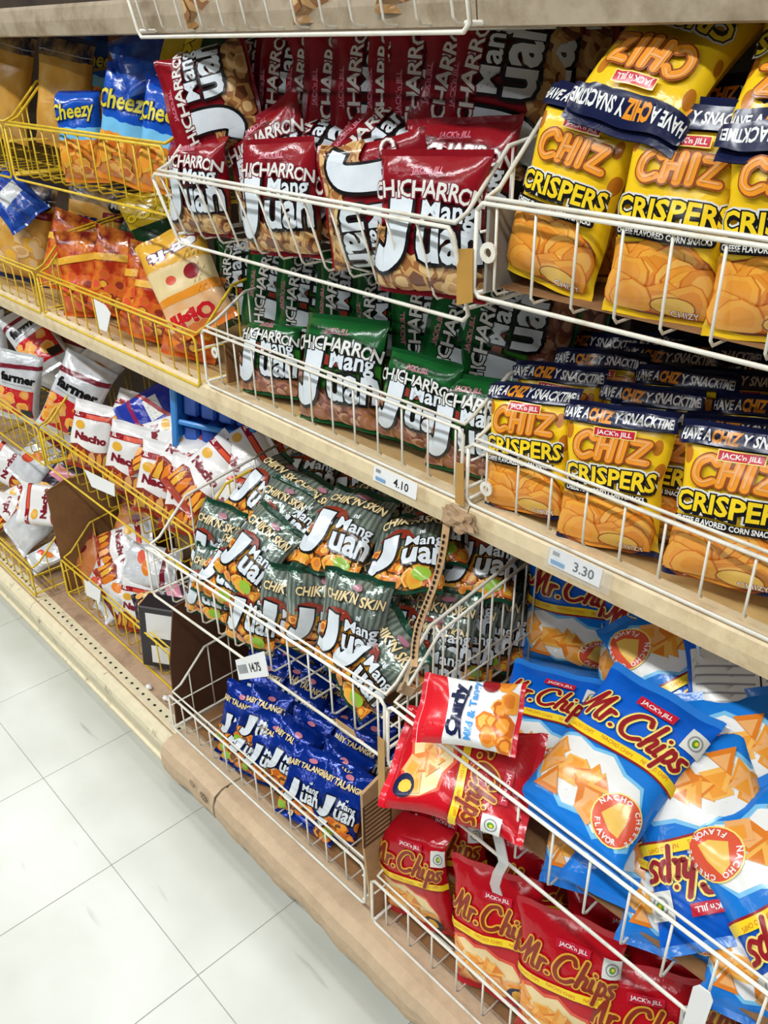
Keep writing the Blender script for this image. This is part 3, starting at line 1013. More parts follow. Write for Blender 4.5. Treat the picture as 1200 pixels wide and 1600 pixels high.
def mrchips(w, h, red=False):
    D = Design(w, h)
    # white glow and the chips
    base = [(-.50, .40), (-.38, .46), (-.24, .49), (-.10, .46), (.02, .49), (.14, .43), (.28, .42), (.40, .30), (.44, .16), (.34, .12), (.26, .16), (.16, .11), (.04, .17), (-.08, .14), (-.20, .20), (-.32, .19), (-.42, .26), (-.50, .25)]
    D.poly([(max(-.5, x * 1.06), y + (.02 if y > .3 else -.025)) for x, y in base] if not red else [(max(-.5, x * .92 - .04), y * .92 + .02 + (.02 if y > .3 else -.02)) for x, y in base], 'ltblue' if not red else 'coral')
    D.poly(base if not red else [(x * .86 - .04, y * .9 + .025) for x, y in base], 'white' if not red else 'cream')
    D.crisps(9, -.44, .02, .27, .40, .12, ['crisp1', 'peach', 'crisp2', 'crisp3'], 21, (3, 4))
    D.crisps(9, -.34, .24, .18, .34, .12, ['peach', 'crisp1', 'crisp3', 'crisp2'], 22, (3, 4))
    if not red:
        D.ell(.27, .23, .185, .185, 'paleyellow', 'flavour_badge', 22); D.ell(.27, .23, .175, .175, 'coral', 'flavour_badge', 22)
        D.poly([(.155, .215), (.22, .305), (.30, .325), (.335, .24), (.33, .16), (.25, .165)], 'crispP', 'flavour_badge')
        for s, a0, da in (('NACHO', 155, -17), ('CHEESE', 55, -17), ('FLAVOR', 205, 17)):
            for i, c in enumerate(s):
                a = math.radians(a0 + da * i)
                D.text(c, .27 + .145 * math.cos(a) - (.0), .23 + (.145 * math.sin(a) - .016) / D.a, .036, 'white', bold=.03, rot=(a - math.pi / 2) if da < 0 else (a + math.pi / 2), part='flavour_badge')
    else:
        D.ell(.24, .17, .11, .11, 'navy', 'flavour_badge', 16); D.ell(.24, .18, .06, .07, 'golden', 'flavour_badge', 10)
    wave = [(-.5 + .05 * k) for k in range(21)]
    cv = lambda x: .545 + .014 * math.sin(x * 7) - .02 * x
    D.poly([(x, cv(x) - .038) for x in wave] + [(x, cv(x) - .012) for x in wave[::-1]], 'dkred')
    D.poly([(x, cv(x) - .026) for x in wave] + [(x, cv(x) + .026) for x in wave[::-1]], 'yellow')
    for x in (-.28, .0, .28):
        D.text('NACHO CHIPS', x, cv(x) - .008, .030, 'dkorange', fit=.22, bold=.01)
    fillc, rim = ('dkred', 'paleyellow') if not red else ('redbrown', 'golden')
    D.strokes(MR, -.375, .625, .225, .145, fillc, outline=((.062, rim),), rot=-.03, shear=.10)
    brand_badge(D, .06, .815, .24, rim='badge')
    # small white seal of approval
    D.rect(.30, .475, .735, .735 + .175 / D.a, 'offwhite', 'seal_sticker')
    D.add(ring_tris(.388, D.y(.735) + .088, .045, .060), 'grey', 'seal_sticker')
    D.ell(.388, .735 + .088 / D.a, .028, .034, 'green', 'seal_sticker', 10)
    D.ell(.394, .735 + .092 / D.a, .014, .016, 'yellow', 'seal_sticker', 8)
    return D
F_CBL = film('bright_blue_chip_film', [(0.0, (26, 124, 216)), (0.52, (14, 96, 206))], 0.22, wob=0.0)
F_CRD = film('red_chip_film', [(0.0, (190, 18, 32))], 0.22)
kind('blue_chips', .162, .232, .054, F_CBL, mrchips(.162, .232), film('blue_chip_seal', [(0.0, (40, 120, 206))], .25))
kind('red_chips', .152, .215, .050, F_CRD, mrchips(.152, .215, True), film('red_chip_seal', [(0.0, (196, 24, 40))], .22))
Db = Design(.162, .232)
Db.rect(-.42, .42, .40, .86, 'offwhite', 'back_panel_print', .02)
for k in range(7):
    Db.rect(-.38, .02, .45 + .05 * k, .462 + .05 * k, 'grey', 'back_panel_print')
    if k < 6: Db.rect(.08, .38, .47 + .05 * k, .48 + .05 * k, 'grey', 'back_panel_print')
Db.rect(.045, .055, .42, .84, 'black', 'back_panel_print')
kind('blue_chips_back', .162, .232, .054, F_CBL, Db, film('blue_chip_seal', [(0.0, (40, 120, 206))], .25))

D = Design(.115, .170)
D.poly([(-.5, .70), (-.2, .66), (.1, .67), (.5, .78), (.5, .95), (-.5, .95)], 'red', 'badge')
D.crisps(16, -.46, .46, .07, .30, .13, ['crisp1', 'crisp2', 'crisp3', 'crisp4'], 31, (6, 9))
D.ell(.36, .30, .12, .12, 'dkred', 'flavour_badge', 14)
D.text('Curly', -.02, .53, .17, 'navy', outline=((.06, 'white'),), fit=.62, bold=.06)
D.strokes([[(0, 0), (1.2, .12), (2.4, -.1)]], -.36, .50, .27, .12, 'navy')
D.text('Mild & Tangy', .0, .40, .10, 'skyblue', fit=.74, bold=.03)
kind('curly_bag', .115, .170, .044, film('white_curl_film', [(0.0, (240, 240, 238))], .24), D, film('red_curl_seal', [(0.0, (196, 24, 40))], .24))

# ---- the bags of the yellow baskets
def simple(w, h, fn):
    D = Design(w, h); fn(D); return D
def d_tan(D):
    D.crisps(12, -.45, .45, .15, .60, .14, ['tan3', 'tan', 'golden', 'tan3'], 41, (8, 11))
    D.text('navy', -.12, .60, .17, 'dkblue', fit=.50, bold=.04, shear=.25)
    D.rect(.12, .46, .67, .74, 'maroon', 'badge', .02); D.text('Smok', .29, .688, .06, 'pink', bold=.02, part='badge')
    D.ell(.30, .80, .12, .09, 'black', 'logo'); D.text('Mu', .30, .79, .09, 'offwhite', bold=.03, part='logo')
F_TAN = film('tan_potato_film', [(0.0, (206, 150, 62)), (0.80, (30, 34, 66)), (0.84, (190, 200, 220)), (0.85, (28, 32, 62))], .3, wob=.03, mottle=.6, mottle_col=(224, 184, 110))
kind('tan_bag', .140, .232, .055, F_TAN, simple(.140, .232, d_tan), film('navy_tan_seal', [(0.0, (40, 44, 74))], .3))
kind('tan_plain_bag', .135, .236, .062, F_TAN, None, film('navy_tan_seal', [(0.0, (40, 44, 74))], .3), film('tan_foot', [(0.0, (206, 150, 62))], .3))
def d_chz(D):
    D.crisps(24, -.47, .47, .07, .42, .14, ['crisp1', 'crisp2', 'crisp3', 'crisp4', 'golden'], 51, (6, 9))
    D.text('Cheezy', 0, .66, .26, 'lime', outline=((.06, 'dkblue'),), fit=.80, bold=.02, shear=.2, rot=.12)
F_CHZ = film('blue_cheese_curl_film', [(0.0, (230, 140, 50)), (0.44, (120, 196, 240)), (0.56, (24, 84, 190)), (0.92, (18, 52, 140))], .2, wob=.06)
kind('cheese_curl_bag', .112, .196, .050, F_CHZ, simple(.112, .196, d_chz))
kind('plain_blue_bag', .112, .176, .045, film('deep_blue_film', [(0.0, (28, 60, 150)), (.5, (20, 50, 150))], .2, mottle=.5, mottle_col=(70, 130, 220)),
     simple(.112, .176, lambda D: D.poly([(-.2, .3), (.25, .34), (.22, .6), (-.22, .56)], 'silver', 'badge')))
kind('shiny_blue_bag', .112, .176, .045, film('deep_blue_film', [(0.0, (28, 60, 150))]), None)
kind('blue_label_bag', .120, .180, .045, film('royal_blue_film', [(0.0, (40, 60, 160)), (.2, (150, 40, 90)), (.26, (30, 50, 160))], .2),
     simple(.120, .180, lambda D: D.rect(-.16, .22, .42, .62, 'offwhite', 'badge').poly([(-.5, .30), (.5, .72), (.5, .78), (-.5, .36)], 'dkred', 'badge')))
def d_org(D):
    D.crisps(16, -.44, .44, .09, .48, .11, ['crisp2', 'coral', 'crisp4', 'redbrown', 'golden'], 61, (6, 9))
    D.poly([(-.5, .60), (.5, .72), (.5, .80), (-.5, .68)], 'golden', 'top_stripe')
F_ORG = film('glossy_orange_film', [(0.0, (206, 84, 34)), (0.5, (176, 48, 24)), (.85, (120, 30, 22))], .14, mottle=.8, mottle_col=(240, 146, 56), bump=.5)
kind('orange_bag', .124, .186, .050, F_ORG, simple(.124, .186, d_org))
def d_ois(D):
    D.poly([(-.5, .10), (.5, .10), (.5, .30), (-.5, .38)], 'golden'); D.text('ez-it', -.05, .17, .14, 'white', outline=((.10, 'purple'),), fit=.6, bold=.04)
    D.poly([(-.5, .40), (.5, .32), (.5, .60), (-.5, .60)], 'cream')
    D.poly([(-.5, .60), (.5, .60), (.5, .66), (-.5, .70)], 'orange')
    D.ell(-.16, .47, .10, .10, 'dkred', 'badge'); D.ell(.10, .47, .06, .06, 'coral', 'picture')
    D.text('Oishi', .05, .78, .18, 'red', outline=((.08, 'cream'),), fit=.55, bold=.06)
F_OIS = film('clear_orange_white_film', [(0.0, (230, 180, 60)), (.32, (236, 206, 150)), (.66, (238, 196, 150)), (.90, (236, 128, 50))], .12, wob=.03, mottle=.4, mottle_col=(240, 150, 60))
kind('orange_white_bag', .150, .210, .055, F_OIS, simple(.150, .210, d_ois))
kind('green_yellow_bag', .120, .180, .045, film('dark_green_yellow_film', [(0.0, (26, 60, 30)), (.62, (214, 180, 40))], .22, wob=.03),
     simple(.120, .180, lambda D: D.text('oow', 0, .70, .18, 'yellow', outline=((.08, 'black'),), fit=.7, bold=.05)))
kind('brown_bag', .130, .190, .050, film('brown_film', [(0.0, (120, 72, 34))], .3, mottle=.5, mottle_col=(170, 110, 54)), None)
def d_far(D):
    D.rect(-.40, .36, .10, .50, 'red', 'picture'); D.crisps(9, -.32, .28, .14, .44, .13, ['crisp1', 'peach', 'crisp3'], 71, (8, 11))
    D.rect(.10, .34, .12, .22, 'black', 'badge')
    D.text('farmer', .02, .60, .17, 'black', fit=.66, bold=.05)
    D.rect(-.30, .30, .555, .562, 'grey', 'lettering')
    D.poly([(-.5, .74), (.5, .82), (.5, .88), (.2, .85), (-.5, .80)], 'maroon', 'top_stripe')
F_FAR = film('silver_white_film', [(0.0, (226, 228, 230))], .26, metal=.15, mottle=.5, mottle_col=(180, 184, 190))
kind('farmer_bag', .140, .220, .060, F_FAR, simple(.140, .220, d_far))
def d_nac(D):
    D.poly([(-.5, .08), (.5, .08), (.5, .36), (.1, .30), (-.2, .38), (-.5, .32)], 'redbrown')
    for k in range(6):
        x = -.42 + .15 * k
        D.poly([(x, .09), (x + .10, .09), (x + .13, .22), (x + .08, .33), (x + .01, .26)], ('crisp1', 'golden', 'crisp2', 'peach')[k % 4])
    D.ell(-.20, .66, .11, .09, 'golden', 'badge')
    D.text('Nacho', .04, .45, .15, 'dkmaroon', fit=.60, bold=.06)
    D.poly([(-.5, .75), (.5, .79), (.5, .87), (-.5, .83)], 'dkred', 'top_stripe'); D.poly([(-.1, .775), (.42, .797), (.42, .85), (-.1, .828)], 'coral', 'top_stripe')
    D.text('XL', -.30, .785, .07, 'white', bold=.05, part='top_stripe')
F_NAC = film('white_nacho_film', [(0.0, (170, 60, 40)), (.10, (236, 234, 232))], .24, wob=.03)
kind('nacho_bag', .118, .170, .046, F_NAC, simple(.118, .170, d_nac))
kind('plain_white_bag', .130, .190, .050, F_FAR, simple(.130, .190, lambda D: D.ell(-.12, .38, .15, .10, 'coral', rot=.6).ell(.08, .52, .17, .10, 'crisp2', rot=.7).poly([(-.5, .74), (.5, .80), (.5, .88), (-.5, .82)], 'maroon', 'top_stripe')))
kind('orange_brown_bag', .135, .200, .050, film('orange_brown_film', [(0.0, (196, 112, 62)), (.06, (204, 126, 70)), (.84, (150, 40, 44))], .35, mottle=.3, mottle_col=(214, 150, 110)),
     simple(.135, .200, lambda D: D.ell(.0, .74, .14, .11, 'maroon', 'badge')))
kind('black_bag', .120, .180, .046, film('black_pink_film', [(0.0, (40, 34, 40)), (.5, (34, 40, 52))], .22, mottle=.4, mottle_col=(96, 60, 90)),
     simple(.120, .180, lambda D: D.crisps(8, -.4, .1, .1, .35, .15, ['crisp3', 'peach', 'tan3'], 91, (8, 10)).poly([(-.3, .55), (.3, .6), (.25, .8), (-.3, .76)], 'pink', 'badge')))
kind('purple_bag', .140, .190, .050, film('purple_brown_film', [(0.0, (150, 110, 60)), (.3, (92, 34, 48)), (.7, (70, 28, 60))], .24, wob=.06, mottle=.4, mottle_col=(190, 150, 100)),
     simple(.140, .190, lambda D: D.crisps(12, -.4, .4, .1, .4, .12, ['tan3', 'tan', 'rind2'], 95, (6, 9))))

# ------------------------------------------------------------------ every bag: kind, variant, place, turn, label, group
BAGS = [
    ('corn_snack_tall', 1, (-0.5348, 0.7680, 1.2484), (0.9940, -0.0395, 0.0895, 0.0489), 'tall yellow corn snack bag leaning right, nearest the wire side of its basket', 'tall yellow corn snack bags', 0.93, {'flop': 0.5}),
    ('corn_snack_tall', 2, (-0.4111, 0.7620, 1.2423), (0.9935, -0.0452, 0.0128, 0.1037), 'tall yellow corn snack bag standing in the middle of the upper right basket', 'tall yellow corn snack bags', 0.93, {}),
    ('corn_snack_tall', 3, (-0.3088, 0.7620, 1.2445), (0.9931, -0.0406, -0.0306, 0.1055), 'tall yellow corn snack bag cut off by the right picture edge', 'tall yellow corn snack bags', 0.93, {}),
    ('corn_snack_tall', 3, (-0.5197, 0.8500, 1.2514), (0.9956, -0.0344, -0.0074, 0.0873), 'tall yellow corn snack bag in the gap behind the two front ones', 'tall yellow corn snack bags', 1.00, {}),
    ('corn_snack_tall', 2, (-0.3986, 0.8450, 1.2530), (0.9941, -0.0302, -0.0551, 0.0888), 'tall yellow corn snack bag half hidden behind the middle and right ones', 'tall yellow corn snack bags', 1.00, {}),
    ('corn_snack_tall', 4, (-0.4597, 0.8115, 1.3841), (0.0922, 0.0347, -0.9048, 0.4142), 'yellow corn snack bag lying upside down on top of the tall ones', 'tall yellow corn snack bags', 1.00, {'bend': 0.12}),
    ('corn_snack_tall', 1, (-0.3306, 0.8173, 1.3694), (0.0600, -0.1049, 0.9177, -0.3784), 'yellow corn snack bag lying upside down at the upper right picture corner', 'tall yellow corn snack bags', 1.00, {}),
    ('corn_snack', 1, (-0.5937, 0.8120, 0.9265), (0.9904, -0.1005, -0.0747, 0.0592), 'small yellow corn snack bag at the left end of the front row', 'small yellow corn snack bags', 1.00, {'flop': 0.35}),
    ('corn_snack', 2, (-0.4720, 0.8180, 0.9275), (0.9877, -0.0993, -0.0541, 0.1084), 'small yellow corn snack bag second in the front row, above the second price tag', 'small yellow corn snack bags', 1.04, {}),
    ('corn_snack', 3, (-0.3218, 0.8158, 0.9462), (0.9896, -0.1006, -0.0480, 0.0907), 'small yellow corn snack bag in the front row at the right picture edge', 'small yellow corn snack bags', 1.05, {}),
    ('corn_snack', 2, (-0.4515, 0.8720, 0.9228), (0.9880, -0.0828, -0.0408, 0.1240), 'small yellow corn snack bag in the gap between second and third front bags', 'small yellow corn snack bags', 1.00, {}),
    ('corn_snack', 1, (-0.6058, 0.8850, 0.9330), (0.9890, -0.0644, -0.0474, 0.1242), 'small yellow corn snack bag, left one of the second row', 'small yellow corn snack bags', 1.00, {}),
    ('corn_snack', 2, (-0.4713, 0.8850, 0.9390), (0.9935, -0.0658, -0.0569, 0.0731), 'small yellow corn snack bag, middle one of the second row', 'small yellow corn snack bags', 1.00, {}),
    ('corn_snack', 3, (-0.3541, 0.8850, 0.9330), (0.9841, -0.0627, -0.0496, 0.1586), 'small yellow corn snack bag, right one of the second row', 'small yellow corn snack bags', 1.00, {}),
    ('corn_snack', 3, (-0.5824, 0.9450, 0.9430), (0.9886, -0.0633, -0.0560, 0.1248), 'small yellow corn snack bag, left one of the third row', 'small yellow corn snack bags', 1.00, {}),
    ('corn_snack', 4, (-0.4596, 0.9450, 0.9490), (0.9933, -0.0655, -0.0613, 0.0734), 'small yellow corn snack bag, middle one of the third row', 'small yellow corn snack bags', 1.00, {}),
    ('corn_snack', 1, (-0.3506, 0.9450, 0.9430), (0.9839, -0.0620, -0.0539, 0.1589), 'small yellow corn snack bag, right one of the third row', 'small yellow corn snack bags', 1.00, {}),
    ('corn_snack', 1, (-0.6341, 1.0050, 0.9430), (0.9886, -0.0633, -0.0560, 0.1248), 'small yellow corn snack bag, left one of the fourth row', 'small yellow corn snack bags', 1.00, {}),
    ('corn_snack', 2, (-0.5174, 1.0050, 0.9490), (0.9935, -0.0658, -0.0569, 0.0731), 'small yellow corn snack bag, middle one of the fourth row', 'small yellow corn snack bags', 1.00, {}),
    ('corn_snack', 3, (-0.4166, 1.0050, 0.9430), (0.9843, -0.0634, -0.0453, 0.1584), 'small yellow corn snack bag, right one of the fourth row', 'small yellow corn snack bags', 1.00, {}),
    ('corn_snack', 3, (-0.5795, 1.0600, 0.9430), (0.9881, -0.0622, -0.0646, 0.1253), 'small yellow corn snack bag, left one of the rearmost row', 'small yellow corn snack bags', 1.00, {}),
    ('corn_snack', 4, (-0.4822, 1.0600, 0.9490), (0.9930, -0.0652, -0.0656, 0.0737), 'small yellow corn snack bag, middle one of the rearmost row', 'small yellow corn snack bags', 1.00, {}),
    ('corn_snack', 1, (-0.4007, 1.0600, 0.9430), (0.9839, -0.0620, -0.0539, 0.1589), 'small yellow corn snack bag, right one of the rearmost row', 'small yellow corn snack bags', 1.00, {}),
    ('red_rind', 1, (-1.2350, 0.8000, 1.3058), (0.5664, 0.1782, -0.7664, 0.2450), 'maroon pork rind bag lying sideways on top, white lettering running upward', 'maroon pork rind bags', 0.84, {}),
    ('red_rind', 2, (-1.2388, 0.7650, 1.1856), (0.9976, -0.0332, -0.0491, 0.0365), 'maroon pork rind bag at the left end of the basket front', 'maroon pork rind bags', 0.84, {'flop': 0.6}),
    ('red_rind', 3, (-1.0291, 0.7680, 1.1894), (0.9976, -0.0332, -0.0491, 0.0365), 'maroon pork rind bag second along the basket front, lettering level', 'maroon pork rind bags', 0.88, {}),
    ('red_rind', 4, (-1.1202, 0.8250, 1.2152), (0.9642, -0.0646, -0.2349, 0.1044), 'maroon pork rind bag pushed up behind the second front one', 'maroon pork rind bags', 0.95, {}),
    ('red_rind', 1, (-0.8480, 0.7850, 1.2009), (0.7640, -0.1155, 0.6291, 0.0848), 'pork rind bag turned on its side with a huge sideways letter J', 'maroon pork rind bags', 0.90, {}),
    ('red_rind', 4, (-0.7211, 0.7570, 1.1937), (0.9967, -0.0506, -0.0332, 0.0538), 'maroon pork rind bag at the right end of the basket front', 'maroon pork rind bags', 0.92, {}),
    ('red_rind', 2, (-0.7480, 0.8300, 1.2205), (0.9922, -0.1023, -0.0445, 0.0561), 'maroon pork rind bag right behind the one at the front right end', 'maroon pork rind bags', 0.95, {}),
    ('red_rind', 3, (-0.8965, 0.8400, 1.2353), (0.7917, -0.1762, -0.5079, 0.2900), 'maroon pork rind bag slumped behind the sideways letter J bag', 'maroon pork rind bags', 1.00, {}),
    ('red_rind', 2, (-1.0324, 0.8500, 1.2159), (0.6954, -0.1664, -0.6135, 0.3352), 'maroon pork rind bag slumped behind the second and third front ones', 'maroon pork rind bags', 1.00, {}),
    ('red_rind', 1, (-1.2049, 0.9050, 1.3096), (0.6707, 0.1265, -0.7112, 0.1683), 'maroon pork rind bag standing on its side in the back row, first from left', 'maroon pork rind bags', 0.95, {}),
    ('red_rind', 2, (-1.1367, 0.9050, 1.3118), (0.7151, 0.1518, -0.6451, 0.2223), 'maroon pork rind bag standing on its side in the back row, second from left', 'maroon pork rind bags', 0.95, {}),
    ('red_rind', 3, (-1.0728, 0.9050, 1.3156), (0.7110, 0.1326, -0.6625, 0.1949), 'maroon pork rind bag standing on its side in the back row, third from left', 'maroon pork rind bags', 0.95, {}),
    ('red_rind', 4, (-1.0103, 0.9050, 1.3176), (0.6920, 0.1749, -0.6593, 0.2365), 'maroon pork rind bag standing on its side in the back row, fourth from left', 'maroon pork rind bags', 0.95, {}),
    ('red_rind', 1, (-0.9491, 0.9050, 1.3212), (0.6881, 0.1554, -0.6771, 0.2095), 'maroon pork rind bag standing on its side in the back row, fifth from left', 'maroon pork rind bags', 0.95, {}),
    ('red_rind', 2, (-0.8919, 0.9050, 1.3229), (0.6830, 0.1349, -0.6941, 0.1830), 'maroon pork rind bag standing on its side in the back row, sixth from left', 'maroon pork rind bags', 0.95, {}),
    ('red_rind', 3, (-0.8380, 0.9050, 1.3216), (0.6646, 0.1790, -0.6904, 0.2228), 'maroon pork rind bag standing on its side in the back row, seventh from left', 'maroon pork rind bags', 0.95, {}),
    ('red_rind', 4, (-0.7875, 0.9050, 1.3232), (0.7273, 0.1377, -0.6382, 0.2116), 'maroon pork rind bag standing on its side in the back row, eighth from left', 'maroon pork rind bags', 0.95, {}),
    ('red_rind', 1, (-0.7398, 0.9050, 1.3248), (0.7200, 0.1194, -0.6585, 0.1835), 'maroon pork rind bag standing on its side in the back row, ninth from left', 'maroon pork rind bags', 0.95, {}),
    ('red_rind', 2, (-0.7155, 0.9293, 1.3246), (0.7018, 0.1614, -0.6561, 0.2258), 'maroon pork rind bag standing on its side in the back row, tenth from left', 'maroon pork rind bags', 0.95, {}),
    ('red_rind', 3, (-0.7156, 0.9843, 1.3239), (0.6976, 0.1419, -0.6736, 0.1987), 'maroon pork rind bag standing on its side in the back row, eleventh from left', 'maroon pork rind bags', 0.95, {}),
    ('green_rind', 1, (-1.1612, 0.8250, 0.9121), (0.9866, -0.1356, -0.0676, 0.0602), 'green pork rind bag at the left end of the row, lettering bent out of sight', 'green pork rind bags', 0.80, {'flop': 1.3}),
    ('green_rind', 2, (-0.9754, 0.8260, 0.9297), (0.9904, -0.1198, -0.0562, 0.0410), 'green pork rind bag standing clear with its whole front in view', 'green pork rind bags', 1.00, {}),
    ('green_rind', 3, (-0.8128, 0.8350, 0.9231), (0.9938, -0.1042, -0.0123, 0.0356), 'green pork rind bag third along the front of the row', 'green pork rind bags', 0.80, {}),
    ('green_rind', 4, (-0.7167, 0.8396, 0.9132), (0.9904, -0.1198, -0.0562, 0.0410), 'green pork rind bag at the right end, behind the basket corner', 'green pork rind bags', 0.82, {}),
    ('green_rind', 1, (-1.3441, 0.9300, 0.9826), (0.6547, 0.1181, -0.7307, 0.1536), 'green pork rind bag standing on its side in the back row, first from left', 'green pork rind bags', 0.95, {}),
    ('green_rind', 2, (-1.2448, 0.9300, 0.9886), (0.7297, 0.1514, -0.6249, 0.2326), 'green pork rind bag standing on its side in the back row, second from left', 'green pork rind bags', 0.95, {}),
    ('green_rind', 3, (-1.1537, 0.9300, 0.9885), (0.7132, 0.1423, -0.6539, 0.2086), 'green pork rind bag standing on its side in the back row, third from left', 'green pork rind bags', 0.95, {}),
    ('green_rind', 4, (-1.0448, 0.9300, 0.9986), (0.6980, 0.1309, -0.6791, 0.1859), 'green pork rind bag standing on its side in the back row, fourth from left', 'green pork rind bags', 0.95, {}),
    ('green_rind', 1, (-0.9534, 0.9300, 0.9960), (0.6784, 0.1189, -0.7063, 0.1635), 'green pork rind bag standing on its side in the back row, fifth from left', 'green pork rind bags', 0.95, {}),
    ('green_rind', 2, (-0.8561, 0.9300, 1.0015), (0.6615, 0.1800, -0.6933, 0.2220), 'green pork rind bag standing on its side in the back row, sixth from left', 'green pork rind bags', 0.95, {}),
    ('green_rind', 3, (-0.7859, 0.9300, 1.0042), (0.7418, 0.1376, -0.6178, 0.2216), 'green pork rind bag standing on its side in the back row, seventh from left', 'green pork rind bags', 0.95, {}),
    ('green_rind', 4, (-0.7222, 0.9315, 1.0117), (0.7252, 0.1283, -0.6469, 0.1978), 'green pork rind bag standing on its side in the back row, eighth from left', 'green pork rind bags', 0.95, {}),
    ('green_rind', 1, (-0.7199, 1.0075, 0.9952), (0.7070, 0.1175, -0.6751, 0.1747), 'green pork rind bag standing on its side in the back row, ninth from left', 'green pork rind bags', 0.95, {}),
    ('skin_bag', 1, (-1.1512, 0.6509, 0.5283), (0.9723, -0.2050, -0.0387, 0.1058), 'silver green bag at the front left end of the heap', 'silver and green chicken skin bags', 0.92, {}),
    ('skin_bag', 2, (-1.0198, 0.6539, 0.5415), (0.9721, -0.2045, -0.0429, 0.1067), 'silver green bag second along the basket front', 'silver and green chicken skin bags', 0.98, {}),
    ('skin_bag', 3, (-0.9677, 0.6850, 0.5510), (0.9569, -0.1498, 0.0224, 0.2476), 'silver green bag squeezed between second and fourth front bags', 'silver and green chicken skin bags', 1.00, {}),
    ('skin_bag', 3, (-0.9049, 0.7000, 0.5750), (0.8842, -0.1112, 0.0254, 0.4530), 'silver green bag folded edge on beside the letter J bag', 'silver and green chicken skin bags', 1.00, {}),
    ('skin_bag', 4, (-0.7863, 0.6720, 0.6240), (0.9729, -0.1851, -0.0572, 0.1262), 'silver green bag at the front with its big letter J in full view', 'silver and green chicken skin bags', 1.04, {}),
    ('skin_bag', 1, (-0.7322, 0.6683, 0.5848), (0.9092, -0.3540, 0.2193, 0.0022), 'silver green bag slumped diagonally into the front right basket corner', 'silver and green chicken skin bags', 1.02, {}),
    ('skin_bag', 2, (-1.0548, 0.6900, 0.6208), (0.9273, -0.3535, 0.1088, 0.0585), 'silver green bag tilted on top, lettering running down to the right', 'silver and green chicken skin bags', 1.05, {}),
    ('skin_bag', 3, (-1.1902, 0.7000, 0.5785), (0.9753, -0.1778, 0.0184, 0.1294), 'silver green bag behind the tilted one at the left wire side', 'silver and green chicken skin bags', 1.00, {}),
    ('skin_bag', 4, (-1.1137, 0.6750, 0.5717), (0.9081, -0.4086, -0.0060, 0.0918), 'silver green bag lying flat below the tilted one', 'silver and green chicken skin bags', 1.00, {}),
    ('skin_bag', 3, (-1.1666, 0.8000, 0.6496), (0.8713, -0.4863, 0.0661, -0.0051), 'orange fronted bag lying face up at the far left of the heap', 'silver and green chicken skin bags', 1.12, {}),
    ('skin_bag', 2, (-1.0489, 0.7800, 0.6585), (0.8723, -0.4863, 0.0508, 0.0034), 'orange fronted bag lying face up, second from the left', 'silver and green chicken skin bags', 1.10, {}),
    ('skin_bag', 1, (-0.9076, 0.7650, 0.6905), (0.8702, -0.4804, -0.0786, 0.0752), 'orange fronted bag lying face up in the middle of the heap', 'silver and green chicken skin bags', 1.15, {}),
    ('skin_bag', 4, (-0.7862, 0.7900, 0.6949), (0.7845, -0.5473, -0.2354, 0.1718), 'orange fronted bag lying face up just left of the brown strip', 'silver and green chicken skin bags', 1.12, {}),
    ('skin_bag', 3, (-0.7200, 0.8880, 0.6657), (0.8149, -0.5273, -0.1979, 0.1368), 'orange fronted bag lying face up just right of the brown strip', 'silver and green chicken skin bags', 1.10, {}),
    ('skin_bag', 2, (-0.9242, 0.8600, 0.6851), (0.8106, -0.5224, -0.2141, 0.1555), 'dark orange fronted bag under the shelf lip, above the middle ones', 'silver and green chicken skin bags', 1.10, {}),
    ('skin_bag', 1, (-1.1522, 0.8900, 0.6634), (0.8438, -0.4831, -0.1933, 0.1313), 'dark orange fronted bag under the shelf, left of the price tag', 'silver and green chicken skin bags', 1.10, {}),
    ('skin_bag', 4, (-0.8089, 0.8650, 0.6914), (0.7582, -0.5679, -0.2501, 0.2000), 'maroon edged bag under the shelf, behind the brown strip', 'silver and green chicken skin bags', 1.10, {}),
    ('skin_bag', 3, (-1.0622, 0.9300, 0.6496), (0.8516, -0.4433, -0.2482, 0.1292), 'dark bag furthest back under the shelf lip', 'silver and green chicken skin bags', 1.00, {}),
    ('skin_bag', 2, (-0.7751, 0.9200, 0.6638), (0.8365, -0.4830, -0.2241, 0.1294), 'dark bag furthest back near the right wire side', 'silver and green chicken skin bags', 1.00, {}),
    ('skin_bag', 2, (-1.0802, 0.7500, 0.6524), (0.9209, -0.3844, 0.0068, 0.0638), 'silver green bag half buried under the two left face up bags', 'silver and green chicken skin bags', 1.00, {}),
    ('skin_bag', 1, (-0.9619, 0.7487, 0.6038), (0.9708, -0.2007, -0.0995, 0.0860), 'silver green bag standing in the crowd behind the front row', 'silver and green chicken skin bags', 1.00, {}),
    ('skin_bag', 2, (-0.8998, 0.7357, 0.6086), (0.9396, -0.3086, -0.1072, 0.1017), 'silver green bag standing in the crowd behind the front row', 'silver and green chicken skin bags', 1.00, {}),
    ('skin_bag', 3, (-0.8287, 0.7500, 0.6155), (0.9410, -0.2990, -0.1135, 0.1107), 'silver green bag standing in the crowd behind the front row', 'silver and green chicken skin bags', 1.00, {}),
    ('skin_bag', 4, (-0.8277, 0.7913, 0.5900), (0.9417, -0.2887, -0.1238, 0.1209), 'silver green bag standing in the crowd behind the front row', 'silver and green chicken skin bags', 1.00, {}),
    ('skin_bag', 1, (-0.7495, 0.7758, 0.5906), (0.9421, -0.2782, -0.1339, 0.1310), 'silver green bag standing in the crowd behind the front row', 'silver and green chicken skin bags', 1.00, {}),
    ('skin_bag', 2, (-0.7728, 0.7889, 0.6125), (0.9512, -0.2787, -0.0612, 0.1171), 'silver green bag standing in the crowd behind the front row', 'silver and green chicken skin bags', 1.00, {}),
